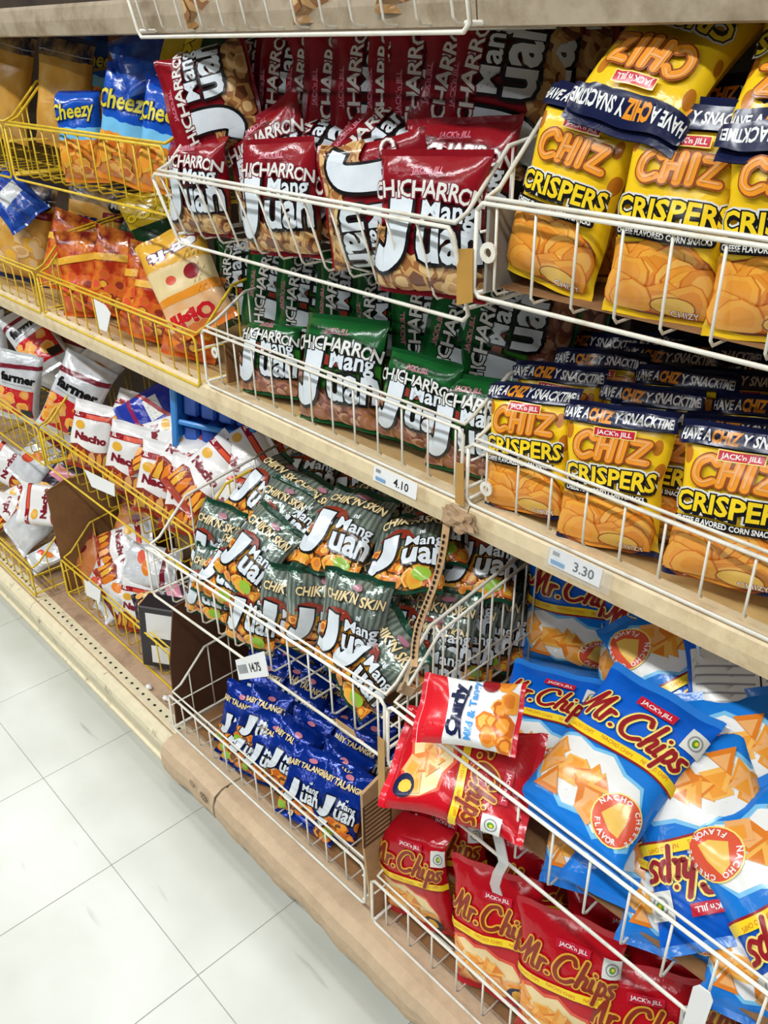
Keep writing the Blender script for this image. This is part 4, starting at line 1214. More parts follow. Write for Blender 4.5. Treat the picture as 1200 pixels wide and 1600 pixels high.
    ('skin_bag', 3, (-0.7454, 0.8376, 0.5840), (0.9517, -0.2682, -0.0752, 0.1290), 'silver green bag standing in the crowd behind the front row', 'silver and green chicken skin bags', 1.00, {}),
    ('skin_bag', 4, (-0.7235, 0.8552, 0.5990), (0.9523, -0.2580, -0.0848, 0.1395), 'silver green bag standing in the crowd behind the front row', 'silver and green chicken skin bags', 1.00, {}),
    ('skin_bag', 1, (-0.7071, 0.7817, 0.5895), (0.9525, -0.2476, -0.0943, 0.1498), 'silver green bag standing in the crowd behind the front row', 'silver and green chicken skin bags', 1.00, {}),
    ('skin_bag', 2, (-0.7595, 0.7577, 0.5735), (0.9521, -0.2363, -0.1079, 0.1611), 'silver green bag standing in the crowd behind the front row', 'silver and green chicken skin bags', 1.00, {}),
    ('skin_bag', 3, (-0.7026, 0.8789, 0.5628), (0.9582, -0.2383, -0.0420, 0.1528), 'silver green bag standing in the crowd behind the front row', 'silver and green chicken skin bags', 1.00, {}),
    ('skin_bag', 4, (-0.7034, 0.9272, 0.5628), (0.9584, -0.2281, -0.0511, 0.1635), 'silver green bag standing in the crowd behind the front row', 'silver and green chicken skin bags', 1.00, {}),
    ('skin_bag', 1, (-0.7057, 0.7612, 0.5645), (0.9585, -0.2178, -0.0600, 0.1740), 'silver green bag standing in the crowd behind the front row', 'silver and green chicken skin bags', 1.00, {}),
    ('skin_bag', 2, (-0.7052, 0.8289, 0.5645), (0.9580, -0.2065, -0.0729, 0.1852), 'silver green bag standing in the crowd behind the front row', 'silver and green chicken skin bags', 1.00, {}),
    ('skin_bag', 3, (-0.6996, 0.9089, 0.5672), (0.9609, -0.2097, -0.0103, 0.1803), 'silver green bag standing in the crowd behind the front row', 'silver and green chicken skin bags', 1.00, {}),
    ('skin_bag', 4, (-0.9066, 0.8039, 0.6035), (0.9280, -0.3076, -0.0795, 0.1945), 'silver green bag standing in the crowd behind the front row', 'silver and green chicken skin bags', 1.00, {}),
    ('skin_bag', 1, (-0.8398, 0.8146, 0.6110), (0.9402, -0.2988, -0.1288, 0.1008), 'silver green bag standing in the crowd behind the front row', 'silver and green chicken skin bags', 1.00, {}),
    ('skin_bag', 2, (-0.9322, 0.7560, 0.6320), (0.9396, -0.2874, -0.1475, 0.1133), 'silver green bag standing in the crowd behind the front row', 'silver and green chicken skin bags', 1.00, {}),
    ('small_blue_bag', 1, (-1.1527, 0.6778, 0.1884), (0.9606, -0.2543, -0.0603, 0.0942), 'small dark blue foil bag standing in the crowded base basket', 'small dark blue foil bags', 0.96, {}),
    ('small_blue_bag', 2, (-1.0983, 0.6687, 0.1734), (0.9216, -0.3676, -0.0180, 0.1232), 'small dark blue foil bag standing in the crowded base basket', 'small dark blue foil bags', 0.96, {}),
    ('small_blue_bag', 3, (-1.0979, 0.6951, 0.2054), (0.9156, -0.3587, -0.0346, 0.1786), 'small dark blue foil bag standing in the crowded base basket', 'small dark blue foil bags', 0.96, {}),
    ('small_blue_bag', 4, (-1.1225, 0.7448, 0.2004), (0.9258, -0.3415, -0.0862, 0.1373), 'small dark blue foil bag standing in the crowded base basket', 'small dark blue foil bags', 0.96, {}),
    ('small_blue_bag', 1, (-1.0104, 0.6906, 0.1794), (0.9240, -0.3533, 0.0355, 0.1417), 'small dark blue foil bag standing in the crowded base basket', 'small dark blue foil bags', 0.96, {}),
    ('small_blue_bag', 2, (-1.0117, 0.7239, 0.1850), (0.9373, -0.3348, -0.0092, 0.0965), 'small dark blue foil bag standing in the crowded base basket', 'small dark blue foil bags', 0.96, {}),
    ('small_blue_bag', 3, (-1.0314, 0.7701, 0.1764), (0.9324, -0.3255, -0.0281, 0.1543), 'small dark blue foil bag standing in the crowded base basket', 'small dark blue foil bags', 0.96, {}),
    ('small_blue_bag', 4, (-0.9308, 0.6709, 0.1780), (0.9411, -0.3107, -0.0798, 0.1073), 'small dark blue foil bag standing in the crowded base basket', 'small dark blue foil bags', 0.96, {}),
    ('small_blue_bag', 1, (-0.8954, 0.7100, 0.1850), (0.9397, -0.3181, 0.0419, 0.1188), 'small dark blue foil bag standing in the crowded base basket', 'small dark blue foil bags', 0.96, {}),
    ('small_blue_bag', 2, (-0.9167, 0.7644, 0.1816), (0.9332, -0.3112, 0.0204, 0.1787), 'small dark blue foil bag standing in the crowded base basket', 'small dark blue foil bags', 0.96, {}),
    ('small_blue_bag', 3, (-0.8575, 0.6925, 0.1772), (0.9476, -0.2918, -0.0242, 0.1280), 'small dark blue foil bag standing in the crowded base basket', 'small dark blue foil bags', 0.96, {}),
    ('small_blue_bag', 4, (-1.1020, 0.7693, 0.2324), (0.9404, -0.2816, -0.0402, 0.1863), 'small dark blue foil bag standing in the crowded base basket', 'small dark blue foil bags', 0.96, {}),
    ('small_blue_bag', 1, (-1.0871, 0.8368, 0.2184), (0.9536, -0.2823, 0.0455, 0.0941), 'small dark blue foil bag standing in the crowded base basket', 'small dark blue foil bags', 0.96, {}),
    ('small_blue_bag', 2, (-0.9972, 0.8331, 0.2014), (0.9484, -0.2757, 0.0258, 0.1545), 'small dark blue foil bag standing in the crowded base basket', 'small dark blue foil bags', 0.96, {}),
    ('small_blue_bag', 3, (-0.9121, 0.8057, 0.1850), (0.9607, -0.2578, -0.0229, 0.0998), 'small dark blue foil bag standing in the crowded base basket', 'small dark blue foil bags', 0.96, {}),
    ('small_blue_bag', 4, (-0.8871, 0.8194, 0.1737), (0.9141, -0.3544, -0.1005, 0.1692), 'small dark blue foil bag standing in the crowded base basket', 'small dark blue foil bags', 0.96, {}),
    ('small_blue_bag', 1, (-1.1530, 0.7792, 0.2374), (0.9302, -0.3574, -0.0272, 0.0798), 'small dark blue foil bag standing in the crowded base basket', 'small dark blue foil bags', 0.96, {}),
    ('small_blue_bag', 2, (-1.1501, 0.7281, 0.2354), (0.9268, -0.3476, -0.0437, 0.1354), 'small dark blue foil bag standing in the crowded base basket', 'small dark blue foil bags', 0.96, {}),
    ('small_blue_bag', 3, (-0.9825, 0.7868, 0.1739), (0.9203, -0.3379, -0.0551, 0.1895), 'small dark blue foil bag standing in the crowded base basket', 'small dark blue foil bags', 0.96, {}),
    ('small_blue_bag', 4, (-0.9611, 0.8366, 0.1894), (0.9351, -0.3396, 0.0299, 0.0967), 'small dark blue foil bag standing in the crowded base basket', 'small dark blue foil bags', 0.96, {}),
    ('small_blue_bag', 1, (-1.0681, 0.7780, 0.2234), (0.9302, -0.3328, 0.0109, 0.1548), 'small dark blue foil bag standing in the crowded base basket', 'small dark blue foil bags', 0.96, {}),
    ('small_blue_bag', 2, (-1.0538, 0.6745, 0.1747), (0.9421, -0.3148, -0.0400, 0.1087), 'small dark blue foil bag standing in the crowded base basket', 'small dark blue foil bags', 0.96, {}),
    ('small_blue_bag', 2, (-0.9013, 0.6746, 0.1378), (0.5112, -0.3975, -0.5840, 0.4895), 'small dark blue foil bag fallen flat in front of the others', 'small dark blue foil bags', 1.00, {}),
    ('small_blue_bag', 3, (-1.1114, 0.6792, 0.1754), (0.8820, -0.4384, 0.0212, 0.1717), 'small dark blue foil bag face up against the front wires, pale lettering showing', 'small dark blue foil bags', 1.00, {}),
    ('blue_chips', 1, (-0.3554, 0.7112, 0.6246), (0.8570, -0.5150, 0.0090, -0.0150), 'bright blue chip bag lying on top of the heap, whole front in view', 'bright blue tortilla chip bags', 0.97, {}),
    ('blue_chips', 2, (-0.5820, 0.9450, 0.6188), (0.9797, -0.0464, -0.0356, 0.1918), 'bright blue chip bag standing at the back left beside the wire side', 'bright blue tortilla chip bags', 0.98, {}),
    ('blue_chips', 3, (-0.4467, 0.9500, 0.6212), (0.9818, -0.0641, -0.0378, 0.1750), 'bright blue chip bag standing second at the back under the shelf', 'bright blue tortilla chip bags', 1.00, {}),
    ('blue_chips', 2, (-0.3596, 0.9700, 0.6194), (0.9851, -0.0668, -0.0238, 0.1569), 'bright blue chip bag standing third at the back, mostly under the shelf', 'bright blue tortilla chip bags', 1.00, {}),
    ('blue_chips', 4, (-0.3674, 0.8919, 0.6400), (0.4036, -0.2293, 0.8020, -0.3759), 'bright blue chip bag upside down behind the top one, round flavour badge showing', 'bright blue tortilla chip bags', 1.00, {}),
    ('blue_chips', 3, (-0.4953, 0.7536, 0.5559), (0.8195, -0.5497, -0.1134, 0.1157), 'bright blue chip bag lying under the white curl bag and the top one', 'bright blue tortilla chip bags', 0.84, {}),
    ('blue_chips_back', 2, (-0.2669, 0.8708, 0.6550), (0.8852, -0.3790, -0.2024, 0.1781), 'bright blue chip bag turned back to front, pale nutrition panel showing', 'bright blue tortilla chip bags', 1.00, {}),
    ('blue_chips', 1, (-0.2412, 0.8486, 0.6300), (0.1969, -0.1548, 0.8743, -0.4158), 'bright blue chip bag upside down below the nutrition panel', 'bright blue tortilla chip bags', 1.00, {}),
    ('blue_chips', 3, (-0.2547, 0.7833, 0.6062), (0.2507, -0.1736, 0.8756, -0.3747), 'bright blue chip bag upside down with only its white seal showing', 'bright blue tortilla chip bags', 1.00, {}),
    ('blue_chips', 2, (-0.2383, 0.7215, 0.5944), (0.3364, -0.2068, 0.8198, -0.4148), 'bright blue chip bag upside down at the front, right of the wire price clip', 'bright blue tortilla chip bags', 1.00, {}),
    ('blue_chips', 4, (-0.1352, 0.7131, 0.5981), (0.4451, -0.2652, 0.7524, -0.4067), 'bright blue chip bag upside down against the right picture edge', 'bright blue tortilla chip bags', 1.00, {}),
    ('blue_chips', 4, (-0.3520, 0.6758, 0.5492), (0.9273, -0.3298, -0.1315, 0.1185), 'bright blue chip bag standing behind the front wires, left one', 'bright blue tortilla chip bags', 0.70, {}),
    ('blue_chips', 3, (-0.2408, 0.6834, 0.5449), (0.9100, -0.3803, -0.1178, 0.1155), 'bright blue chip bag standing behind the front wires, right one', 'bright blue tortilla chip bags', 0.72, {}),
    ('blue_chips', 1, (-0.1344, 0.6825, 0.5432), (0.9132, -0.3836, -0.0900, 0.1038), 'bright blue chip bag at the lower right picture corner behind the wires', 'bright blue tortilla chip bags', 0.72, {}),
    ('blue_chips', 3, (-0.2990, 0.7313, 0.5585), (0.8127, -0.5689, -0.0734, 0.1023), 'bright blue chip bag buried between the top one and the upside down ones', 'bright blue tortilla chip bags', 1.00, {}),
    ('blue_chips', 2, (-0.2136, 0.8345, 0.6025), (0.9149, -0.3737, -0.1055, 0.1102), 'bright blue chip bag behind the upside down pair at the right edge', 'bright blue tortilla chip bags', 1.00, {}),
    ('red_chips', 1, (-0.5048, 0.6051, 0.5750), (0.7106, -0.4198, 0.5074, -0.2478), 'red chip bag lying sideways under the white curl bag', 'red tortilla chip bags', 0.90, {}),
    ('red_chips', 2, (-0.6283, 0.6500, 0.2284), (0.9912, -0.0273, -0.1066, 0.0730), 'red chip bag leaning on the cardboard divider, creased top', 'red tortilla chip bags', 0.95, {'flop': 0.9}),
    ('red_chips', 3, (-0.6137, 0.7150, 0.2332), (0.9856, -0.0394, -0.1222, 0.1098), 'red chip bag right behind the creased one by the divider', 'red tortilla chip bags', 0.98, {}),
    ('red_chips', 4, (-0.4660, 0.6600, 0.2348), (0.9807, -0.1104, -0.1268, 0.1002), 'red chip bag in the middle of the base basket with lettering in full', 'red tortilla chip bags', 1.00, {}),
    ('red_chips', 1, (-0.3429, 0.6600, 0.2533), (0.9836, -0.1130, -0.1011, 0.0973), 'red chip bag third along the front of the base basket', 'red tortilla chip bags', 1.02, {}),
    ('red_chips', 2, (-0.2470, 0.6789, 0.2269), (0.9597, -0.1580, -0.0907, 0.2141), 'red chip bag fourth along the front, cut off by the bottom edge', 'red tortilla chip bags', 1.00, {}),
    ('red_chips', 3, (-0.6346, 0.8400, 0.2241), (0.9580, -0.1132, -0.0483, 0.2589), 'dark red chip bag in the shade at the back of the base basket', 'red tortilla chip bags', 1.00, {}),
    ('red_chips', 2, (-0.4556, 0.7600, 0.2253), (0.9594, -0.1277, -0.0630, 0.2436), 'red chip bag standing behind the middle front one', 'red tortilla chip bags', 1.00, {}),
    ('red_chips', 3, (-0.3259, 0.7500, 0.2338), (0.9609, -0.1456, -0.0646, 0.2267), 'red chip bag standing behind the third front one', 'red tortilla chip bags', 1.00, {}),
    ('red_chips', 4, (-0.2199, 0.7400, 0.2369), (0.9647, -0.1467, -0.0620, 0.2099), 'red chip bag behind the bottom edge bag, beside the white shelf tag', 'red tortilla chip bags', 1.00, {}),
    ('red_chips', 1, (-0.5525, 0.8600, 0.2235), (0.9626, -0.1151, -0.0421, 0.2416), 'red chip bag at the back, seen under the wire price clip', 'red tortilla chip bags', 1.00, {}),
    ('red_chips', 2, (-0.4241, 0.8500, 0.2235), (0.9667, -0.1158, -0.0401, 0.2248), 'red chip bag at the back, under the bright blue bags', 'red tortilla chip bags', 1.00, {}),
    ('curly_bag', 1, (-0.5070, 0.6141, 0.6650), (0.4933, -0.2115, -0.7343, 0.4158), 'white and red curl bag lying sideways on the wire basket corner', 'odd bags in the blue basket', 0.78, {}),
    ('tan_plain_bag', 1, (-1.8904, 0.8700, 1.2935), (0.9468, -0.0640, 0.0845, 0.3039), 'tall tan bag with navy top standing behind the blue curl bags', 'bags in the upper yellow baskets', 0.92, {}),
    ('tan_plain_bag', 2, (-2.1564, 0.8500, 1.3068), (0.9262, -0.0806, 0.1134, 0.3505), 'tall tan bag with navy top at the left picture edge', 'bags in the upper yellow baskets', 1.00, {}),
    ('cheese_curl_bag', 1, (-1.6986, 0.8000, 1.2322), (0.9652, -0.0315, -0.0175, 0.2589), 'blue and orange curl bag with bent top, left of three', 'bags in the upper yellow baskets', 0.90, {'flop': 0.9}),
    ('cheese_curl_bag', 2, (-1.5257, 0.8094, 1.2508), (0.9588, -0.0661, 0.1129, 0.2523), 'blue and orange curl bag standing in the middle of three', 'bags in the upper yellow baskets', 1.00, {}),
    ('cheese_curl_bag', 3, (-1.3829, 0.8042, 1.2417), (0.9602, -0.0628, 0.1003, 0.2532), 'blue and orange curl bag at the basket end, right of three', 'bags in the upper yellow baskets', 0.92, {}),
    ('shiny_blue_bag', 1, (-1.4627, 0.8600, 1.3671), (0.7923, -0.3893, 0.4516, 0.1294), 'shiny blue bag lying on top beside the sideways maroon bag', 'bags in the upper yellow baskets', 1.00, {}),
    ('brown_bag', 2, (-1.7535, 0.9600, 1.3129), (0.9352, -0.0683, 0.0863, 0.3365), 'dark brown bag in the shade behind the curl bags', 'bags in the upper yellow baskets', 1.00, {}),
    ('green_yellow_bag', 1, (-1.3736, 0.9036, 1.3575), (0.7398, 0.1340, -0.5744, 0.3238), 'dark bag with yellow letters behind the sideways maroon bag', 'bags in the upper yellow baskets', 1.00, {}),
    ('cheese_curl_bag', 2, (-1.9612, 1.0000, 1.3067), (0.9348, -0.0698, 0.0904, 0.3362), 'blue curl bag deep behind the tall tan one', 'bags in the upper yellow baskets', 1.00, {}),
    ('tan_bag', 3, (-2.2211, 0.8560, 0.9746), (0.9340, -0.0727, 0.0985, 0.3356), 'large tan bag with blue lettering standing in the left edge basket', 'bags in the middle yellow baskets', 1.10, {}),
    ('tan_bag', 1, (-2.0472, 0.9600, 0.9773), (0.9233, -0.0697, 0.0798, 0.3693), 'tan bag in the shade behind the glossy orange bags', 'bags in the middle yellow baskets', 1.05, {}),
    ('plain_blue_bag', 2, (-2.2148, 0.8378, 1.0575), (0.7730, -0.1758, -0.4426, 0.4192), 'shiny blue bag lying on the large tan one', 'bags in the middle yellow baskets', 1.00, {}),
    ('tan_bag', 2, (-2.6825, 0.8716, 0.9881), (0.9139, -0.0828, 0.1066, 0.3830), 'large tan bag further left, cut by the picture edge', 'bags in the middle yellow baskets', 1.20, {}),
    ('orange_bag', 1, (-1.8695, 0.8347, 0.9285), (0.9300, -0.0814, -0.0312, 0.3570), 'glossy orange bag standing behind the hanging paper tag', 'bags in the middle yellow baskets', 1.00, {}),
    ('orange_bag', 2, (-2.0307, 0.8800, 0.9426), (0.9207, -0.1436, 0.1348, 0.3368), 'glossy red orange bag at the left end of its yellow basket', 'bags in the middle yellow baskets', 1.00, {}),
    ('orange_bag', 3, (-1.7788, 0.8700, 0.9392), (0.9331, -0.1214, 0.0804, 0.3287), 'glossy red orange bag with dark top behind the tagged one', 'bags in the middle yellow baskets', 1.00, {}),
    ('orange_white_bag', 1, (-1.4268, 0.8301, 0.9915), (0.2734, -0.3217, 0.8998, -0.1104), 'orange and white bag lying upside down on the other orange bags', 'bags in the middle yellow baskets', 0.95, {}),
    ('orange_bag', 4, (-1.5940, 0.8450, 0.9386), (0.9394, -0.1172, 0.0743, 0.3134), 'glossy orange bag left of the upside down white one', 'bags in the middle yellow baskets', 1.00, {}),
    ('orange_bag', 2, (-1.5489, 0.8349, 0.9296), (0.9433, -0.1211, 0.0928, 0.2949), 'glossy orange bag low behind the yellow wires, under the white one', 'bags in the middle yellow baskets', 0.90, {}),
    ('orange_bag', 3, (-1.4190, 0.8306, 0.9271), (0.9470, -0.0930, 0.0612, 0.3013), 'glossy orange bag at the right end of its yellow basket', 'bags in the middle yellow baskets', 0.90, {}),
    ('green_yellow_bag', 2, (-1.7300, 0.9500, 1.0215), (0.9199, -0.0276, -0.1759, 0.3493), 'dark green and yellow bag in the shade above the orange bags', 'bags in the middle yellow baskets', 1.00, {}),
    ('green_yellow_bag', 3, (-1.9879, 1.0200, 0.9619), (0.1719, -0.3492, 0.9207, -0.0291), 'dark green bag deep in the shade left of the yellow one', 'bags in the middle yellow baskets', 1.00, {}),
    ('farmer_bag', 1, (-2.2640, 0.7741, 0.5715), (0.9355, -0.0832, 0.0762, 0.3349), 'silver white crisp bag with red square picture at the left edge', 'bags in the lower yellow baskets', 0.88, {}),
    ('farmer_bag', 2, (-1.9819, 0.8035, 0.6052), (0.9097, -0.1964, 0.1818, 0.3176), 'silver white crisp bag leaning right, maroon stripe across the top', 'bags in the lower yellow baskets', 1.00, {}),
    ('farmer_bag', 3, (-2.3693, 0.8800, 0.6572), (0.8020, -0.2046, -0.3876, 0.4059), 'silver white bag lying on top beneath the yellow basket end', 'bags in the lower yellow baskets', 1.00, {}),
    ('plain_white_bag', 1, (-2.0026, 0.8800, 0.6647), (0.8743, -0.4283, 0.2045, 0.1020), 'crumpled silver white bag lying under the shelf lip', 'bags in the lower yellow baskets', 1.00, {}),
    ('farmer_bag', 2, (-2.6581, 0.8400, 0.5773), (0.9293, -0.0751, -0.0475, 0.3584), 'silver white bag furthest left, mostly outside the picture', 'bags in the lower yellow baskets', 1.00, {}),
    ('plain_white_bag', 2, (-2.3408, 0.9300, 0.5960), (0.9192, -0.2258, 0.1223, 0.2985), 'plain silver bag in the shade behind the leaning crisp bag', 'bags in the lower yellow baskets', 1.00, {}),
    ('nacho_bag', 1, (-1.8484, 0.7732, 0.5566), (0.9418, -0.1598, 0.0433, 0.2926), 'white and red nacho bag behind the yellow wires, left front', 'bags in the lower yellow baskets', 0.98, {}),
    ('nacho_bag', 1, (-1.6696, 0.7736, 0.5572), (0.9414, -0.1624, 0.0516, 0.2912), 'white and red nacho bag behind the yellow wires, second front', 'bags in the lower yellow baskets', 0.98, {}),
    ('nacho_bag', 3, (-1.5269, 0.7734, 0.5569), (0.9416, -0.1611, 0.0475, 0.2919), 'white and red nacho bag behind the yellow wires, third front', 'bags in the lower yellow baskets', 0.98, {}),
    ('nacho_bag', 4, (-1.4122, 0.7741, 0.5578), (0.9409, -0.1649, 0.0598, 0.2898), 'white and red nacho bag behind the yellow wires, fourth front', 'bags in the lower yellow baskets', 0.98, {}),
    ('nacho_bag', 1, (-1.7089, 0.8500, 0.6139), (0.8518, -0.4042, 0.3258, 0.0702), 'white red nacho bag atop the heap by the blue pack, furthest left', 'bags in the lower yellow baskets', 1.00, {}),
    ('nacho_bag', 2, (-1.6210, 0.8300, 0.5999), (0.8143, -0.4401, 0.3783, 0.0127), 'white red nacho bag atop the heap by the blue pack, left of centre', 'bags in the lower yellow baskets', 1.00, {}),
    ('nacho_bag', 3, (-1.4964, 0.8200, 0.6058), (0.8974, -0.4001, 0.0300, 0.1836), 'white red nacho bag atop the heap by the blue pack, centre', 'bags in the lower yellow baskets', 1.00, {}),
    ('nacho_bag', 4, (-1.3768, 0.8000, 0.6171), (0.8734, -0.4287, 0.2083, 0.1001), 'white red nacho bag atop the heap by the blue pack, nearest the white wires', 'bags in the lower yellow baskets', 1.00, {}),
    ('nacho_bag', 1, (-1.3578, 0.8523, 0.6423), (0.8420, -0.4687, 0.2635, 0.0442), 'white red nacho bag atop the heap by the blue pack, against the blue frame', 'bags in the lower yellow baskets', 1.00, {}),
    ('nacho_bag', 2, (-1.3391, 0.7930, 0.5751), (0.9346, -0.2767, 0.0391, 0.2201), 'white red nacho bag atop the heap by the blue pack, low right', 'bags in the lower yellow baskets', 1.00, {}),
    ('nacho_bag', 3, (-1.3629, 0.9113, 0.6358), (0.8046, -0.5012, 0.3179, -0.0198), 'white red nacho bag atop the heap by the blue pack, far right under the shelf', 'bags in the lower yellow baskets', 1.00, {}),
    ('nacho_bag', 4, (-1.8539, 0.8700, 0.5553), (0.9245, -0.3118, 0.0068, 0.2192), 'white red nacho bag atop the heap by the blue pack, upper left', 'bags in the lower yellow baskets', 1.00, {}),
    ('blue_label_bag', 1, (-1.6786, 0.8600, 0.6518), (0.8574, -0.4029, 0.3109, 0.0773), 'shiny royal blue bag with pale label lying on the nacho bags', 'bags in the lower yellow baskets', 1.00, {}),
    ('nacho_bag', 1, (-2.4502, 0.7600, 0.2695), (0.7228, -0.0312, -0.5561, 0.4090), 'white and red nacho bag standing at the left edge under the yellow rail', 'bags in the base yellow baskets', 1.00, {}),
    ('nacho_bag', 3, (-2.3721, 0.7000, 0.1717), (0.6001, 0.0064, -0.6735, 0.4315), 'white and red nacho bag low at the left picture edge', 'bags in the base yellow baskets', 1.00, {}),
    ('nacho_bag', 2, (-2.0986, 0.7200, 0.2906), (0.5818, 0.0026, -0.7020, 0.4107), 'white nacho bag with red lettering running upward', 'bags in the base yellow baskets', 1.00, {}),
    ('plain_white_bag', 3, (-2.3532, 0.8200, 0.3146), (0.8876, -0.3935, 0.1486, 0.1878), 'crumpled grey silver bag above the sideways nacho bag', 'bags in the base yellow baskets', 1.00, {}),
    ('black_bag', 1, (-2.1404, 0.7800, 0.3121), (0.8930, -0.3614, 0.1841, 0.1951), 'dark bag with yellow corner beside the cardboard divider', 'bags in the base yellow baskets', 1.00, {}),
    ('plain_white_bag', 4, (-2.2107, 0.7200, 0.2021), (0.8842, -0.3931, 0.2234, 0.1173), 'white bag with orange crisp picture lying on the left edge basket', 'bags in the base yellow baskets', 1.00, {'crumple': 1.8}),
    ('plain_white_bag', 1, (-2.0884, 0.6900, 0.1509), (0.8241, -0.5318, 0.1934, 0.0269), 'grey silver bag slumped out over the end of the left edge basket', 'bags in the base yellow baskets', 0.60, {'crumple': 1.8}),
    ('nacho_bag', 4, (-2.3758, 0.7100, 0.1825), (0.8331, -0.4837, 0.2568, 0.0776), 'white and maroon bag at the bottom of the left edge basket', 'bags in the base yellow baskets', 1.00, {}),
    ('orange_brown_bag', 1, (-1.8394, 0.8300, 0.2554), (0.9208, -0.2853, 0.0487, 0.2613), 'plain orange brown bag leaning on the cardboard divider', 'bags in the base yellow baskets', 1.00, {}),
    ('plain_white_bag', 2, (-2.0736, 0.8100, 0.1901), (0.7868, -0.1380, -0.4607, 0.3868), 'silver white bag beside the orange brown one', 'bags in the base yellow baskets', 0.85, {}),
    ('nacho_bag', 1, (-1.7290, 0.7562, 0.2312), (0.8379, -0.4535, 0.2899, 0.0911), 'white and orange bag lying diagonally below the orange brown one', 'bags in the base yellow baskets', 1.00, {}),
    ('plain_white_bag', 3, (-1.7150, 0.7250, 0.1952), (0.3183, 0.0738, -0.8546, 0.4035), 'silver bag with maroon corner hanging over the yellow wires', 'bags in the base yellow baskets', 0.80, {'crumple': 1.8}),
    ('black_bag', 2, (-2.0651, 0.7600, 0.2008), (0.8746, -0.1697, -0.2922, 0.3477), 'black and pink bag behind the yellow wires by the divider foot', 'bags in the base yellow baskets', 0.90, {}),
    ('black_bag', 3, (-1.7733, 0.7540, 0.1779), (0.8971, -0.3757, 0.0707, 0.2213), 'black shiny bag low in the yellow base basket', 'bags in the base yellow baskets', 0.85, {}),
    ('plain_white_bag', 1, (-1.7887, 0.7285, 0.1694), (0.9378, -0.1898, 0.0241, 0.2896), 'grey white bag low behind the yellow wires', 'bags in the base yellow baskets', 0.70, {}),
    ('nacho_bag', 2, (-1.6646, 0.7299, 0.1777), (0.9443, -0.1370, 0.0283, 0.2979), 'white bag with orange foot beside the black box', 'bags in the base yellow baskets', 0.85, {}),
    ('black_bag', 4, (-1.5660, 0.7600, 0.2154), (0.8078, -0.4599, 0.3653, 0.0492), 'dark bag with grey foil end beside the dark brown cardboard', 'bags in the base yellow baskets', 0.90, {}),
    ('plain_white_bag', 2, (-1.8273, 0.7350, 0.1850), (0.9517, -0.2431, 0.0697, 0.1743), 'crumpled silver bag leaning on the yellow front wires, second from left', 'bags in the base yellow baskets', 0.75, {'crumple': 1.8}),
    ('orange_brown_bag', 2, (-1.9384, 0.7400, 0.1800), (0.9059, -0.1364, -0.2998, 0.2662), 'orange brown bag low behind the paper tag of the base basket', 'bags in the base yellow baskets', 0.72, {}),
    ('black_bag', 1, (-1.6770, 0.7450, 0.2000), (0.8450, -0.1521, -0.4261, 0.2851), 'black and pink bag wedged beside the black carton', 'bags in the base yellow baskets', 0.80, {'crumple': 1.6}),
    ('plain_white_bag', 4, (-1.6665, 0.7800, 0.2700), (0.7182, -0.3868, 0.5626, -0.1346), 'silver white bag with maroon corner above the black carton', 'bags in the base yellow baskets', 0.85, {'crumple': 1.8}),
    ('nacho_bag', 3, (-1.8150, 0.7900, 0.2600), (0.8225, -0.4414, 0.3542, -0.0564), 'white and orange bag lying across the middle of the base basket', 'bags in the base yellow baskets', 0.95, {}),
    ('purple_bag', 1, (-1.1446, 0.7650, 1.5067), (0.9829, -0.0747, -0.1371, 0.0974), 'purple brown bag in the topmost basket, leftmost', 'bags in the top shelf basket', 1.00, {}),
    ('purple_bag', 2, (-1.0170, 0.7750, 1.5036), (0.9880, -0.0789, -0.0941, 0.0941), 'purple brown bag in the topmost basket, second from left', 'bags in the top shelf basket', 1.00, {}),
    ('purple_bag', 3, (-0.8835, 0.7650, 1.5020), (0.9906, -0.0822, -0.0595, 0.0912), 'purple brown bag in the topmost basket, middle', 'bags in the top shelf basket', 1.00, {}),
    ('purple_bag', 4, (-0.7999, 0.7750, 1.5020), (0.9922, -0.0857, -0.0206, 0.0880), 'purple brown bag in the topmost basket, second from right', 'bags in the top shelf basket', 1.00, {}),
    ('purple_bag', 1, (-0.7242, 0.7650, 1.5020), (0.9923, -0.0891, 0.0184, 0.0845), 'purple brown bag in the topmost basket, rightmost', 'bags in the top shelf basket', 1.00, {}),
]
for kn, va, lo, qu, la, gr, sca, op in BAGS:
    place_bag(kn, va, lo, qu, la, group=gr, scale=sca, **op)

# ------------------------------------------------------------------ cardboard, tape, tags and other odds and ends
def slab(name, pts, thick, m, label=None, cat=None, group=None, nrm=None, parent=None):
    """flat sheet through coplanar 3-D points, with thickness"""
    P = [Vector(p) for p in pts]
    n = (P[1] - P[0]).cross(P[2] - P[0]).normalized()
    k = len(P)
    c = sum(P, Vector()) / k
    vs = [p - c + n * s * thick / 2 for s in (-1, 1) for p in P]
    fs = [tuple(range(k))[::-1], tuple(range(k, 2 * k))] + [(i, (i + 1) % k, k + (i + 1) % k, k + i) for i in range(k)]
    o = link(name, mesh_from(name, vs, fs), m, parent)
    o.location = c
    if label: tag(o, label, cat, group)
    return o

def flat_text(parent, s, o, ux, uy, size, m, bold=0.02, name='price_print', off=0.0006):
    """flat print on a tag: o origin, ux/uy unit axes"""
    tr = text_tris(s, bold)
    lo, hi = text_box(s)
    o, ux, uy = Vector(o), Vector(ux), Vector(uy)
    n = ux.cross(uy)
    vs, fs = [], []
    for t in tr:
        b = len(vs)
        vs += [o + ux * ((p[0] - lo) * size) + uy * (p[1] * size) + n * off for p in t]
        fs.append((b, b + 1, b + 2))
    me = mesh_from(name, vs, fs)
    q = link(name, me, m, parent)
    q.matrix_parent_inverse = Matrix.Translation(-Vector(parent.location))
    return q

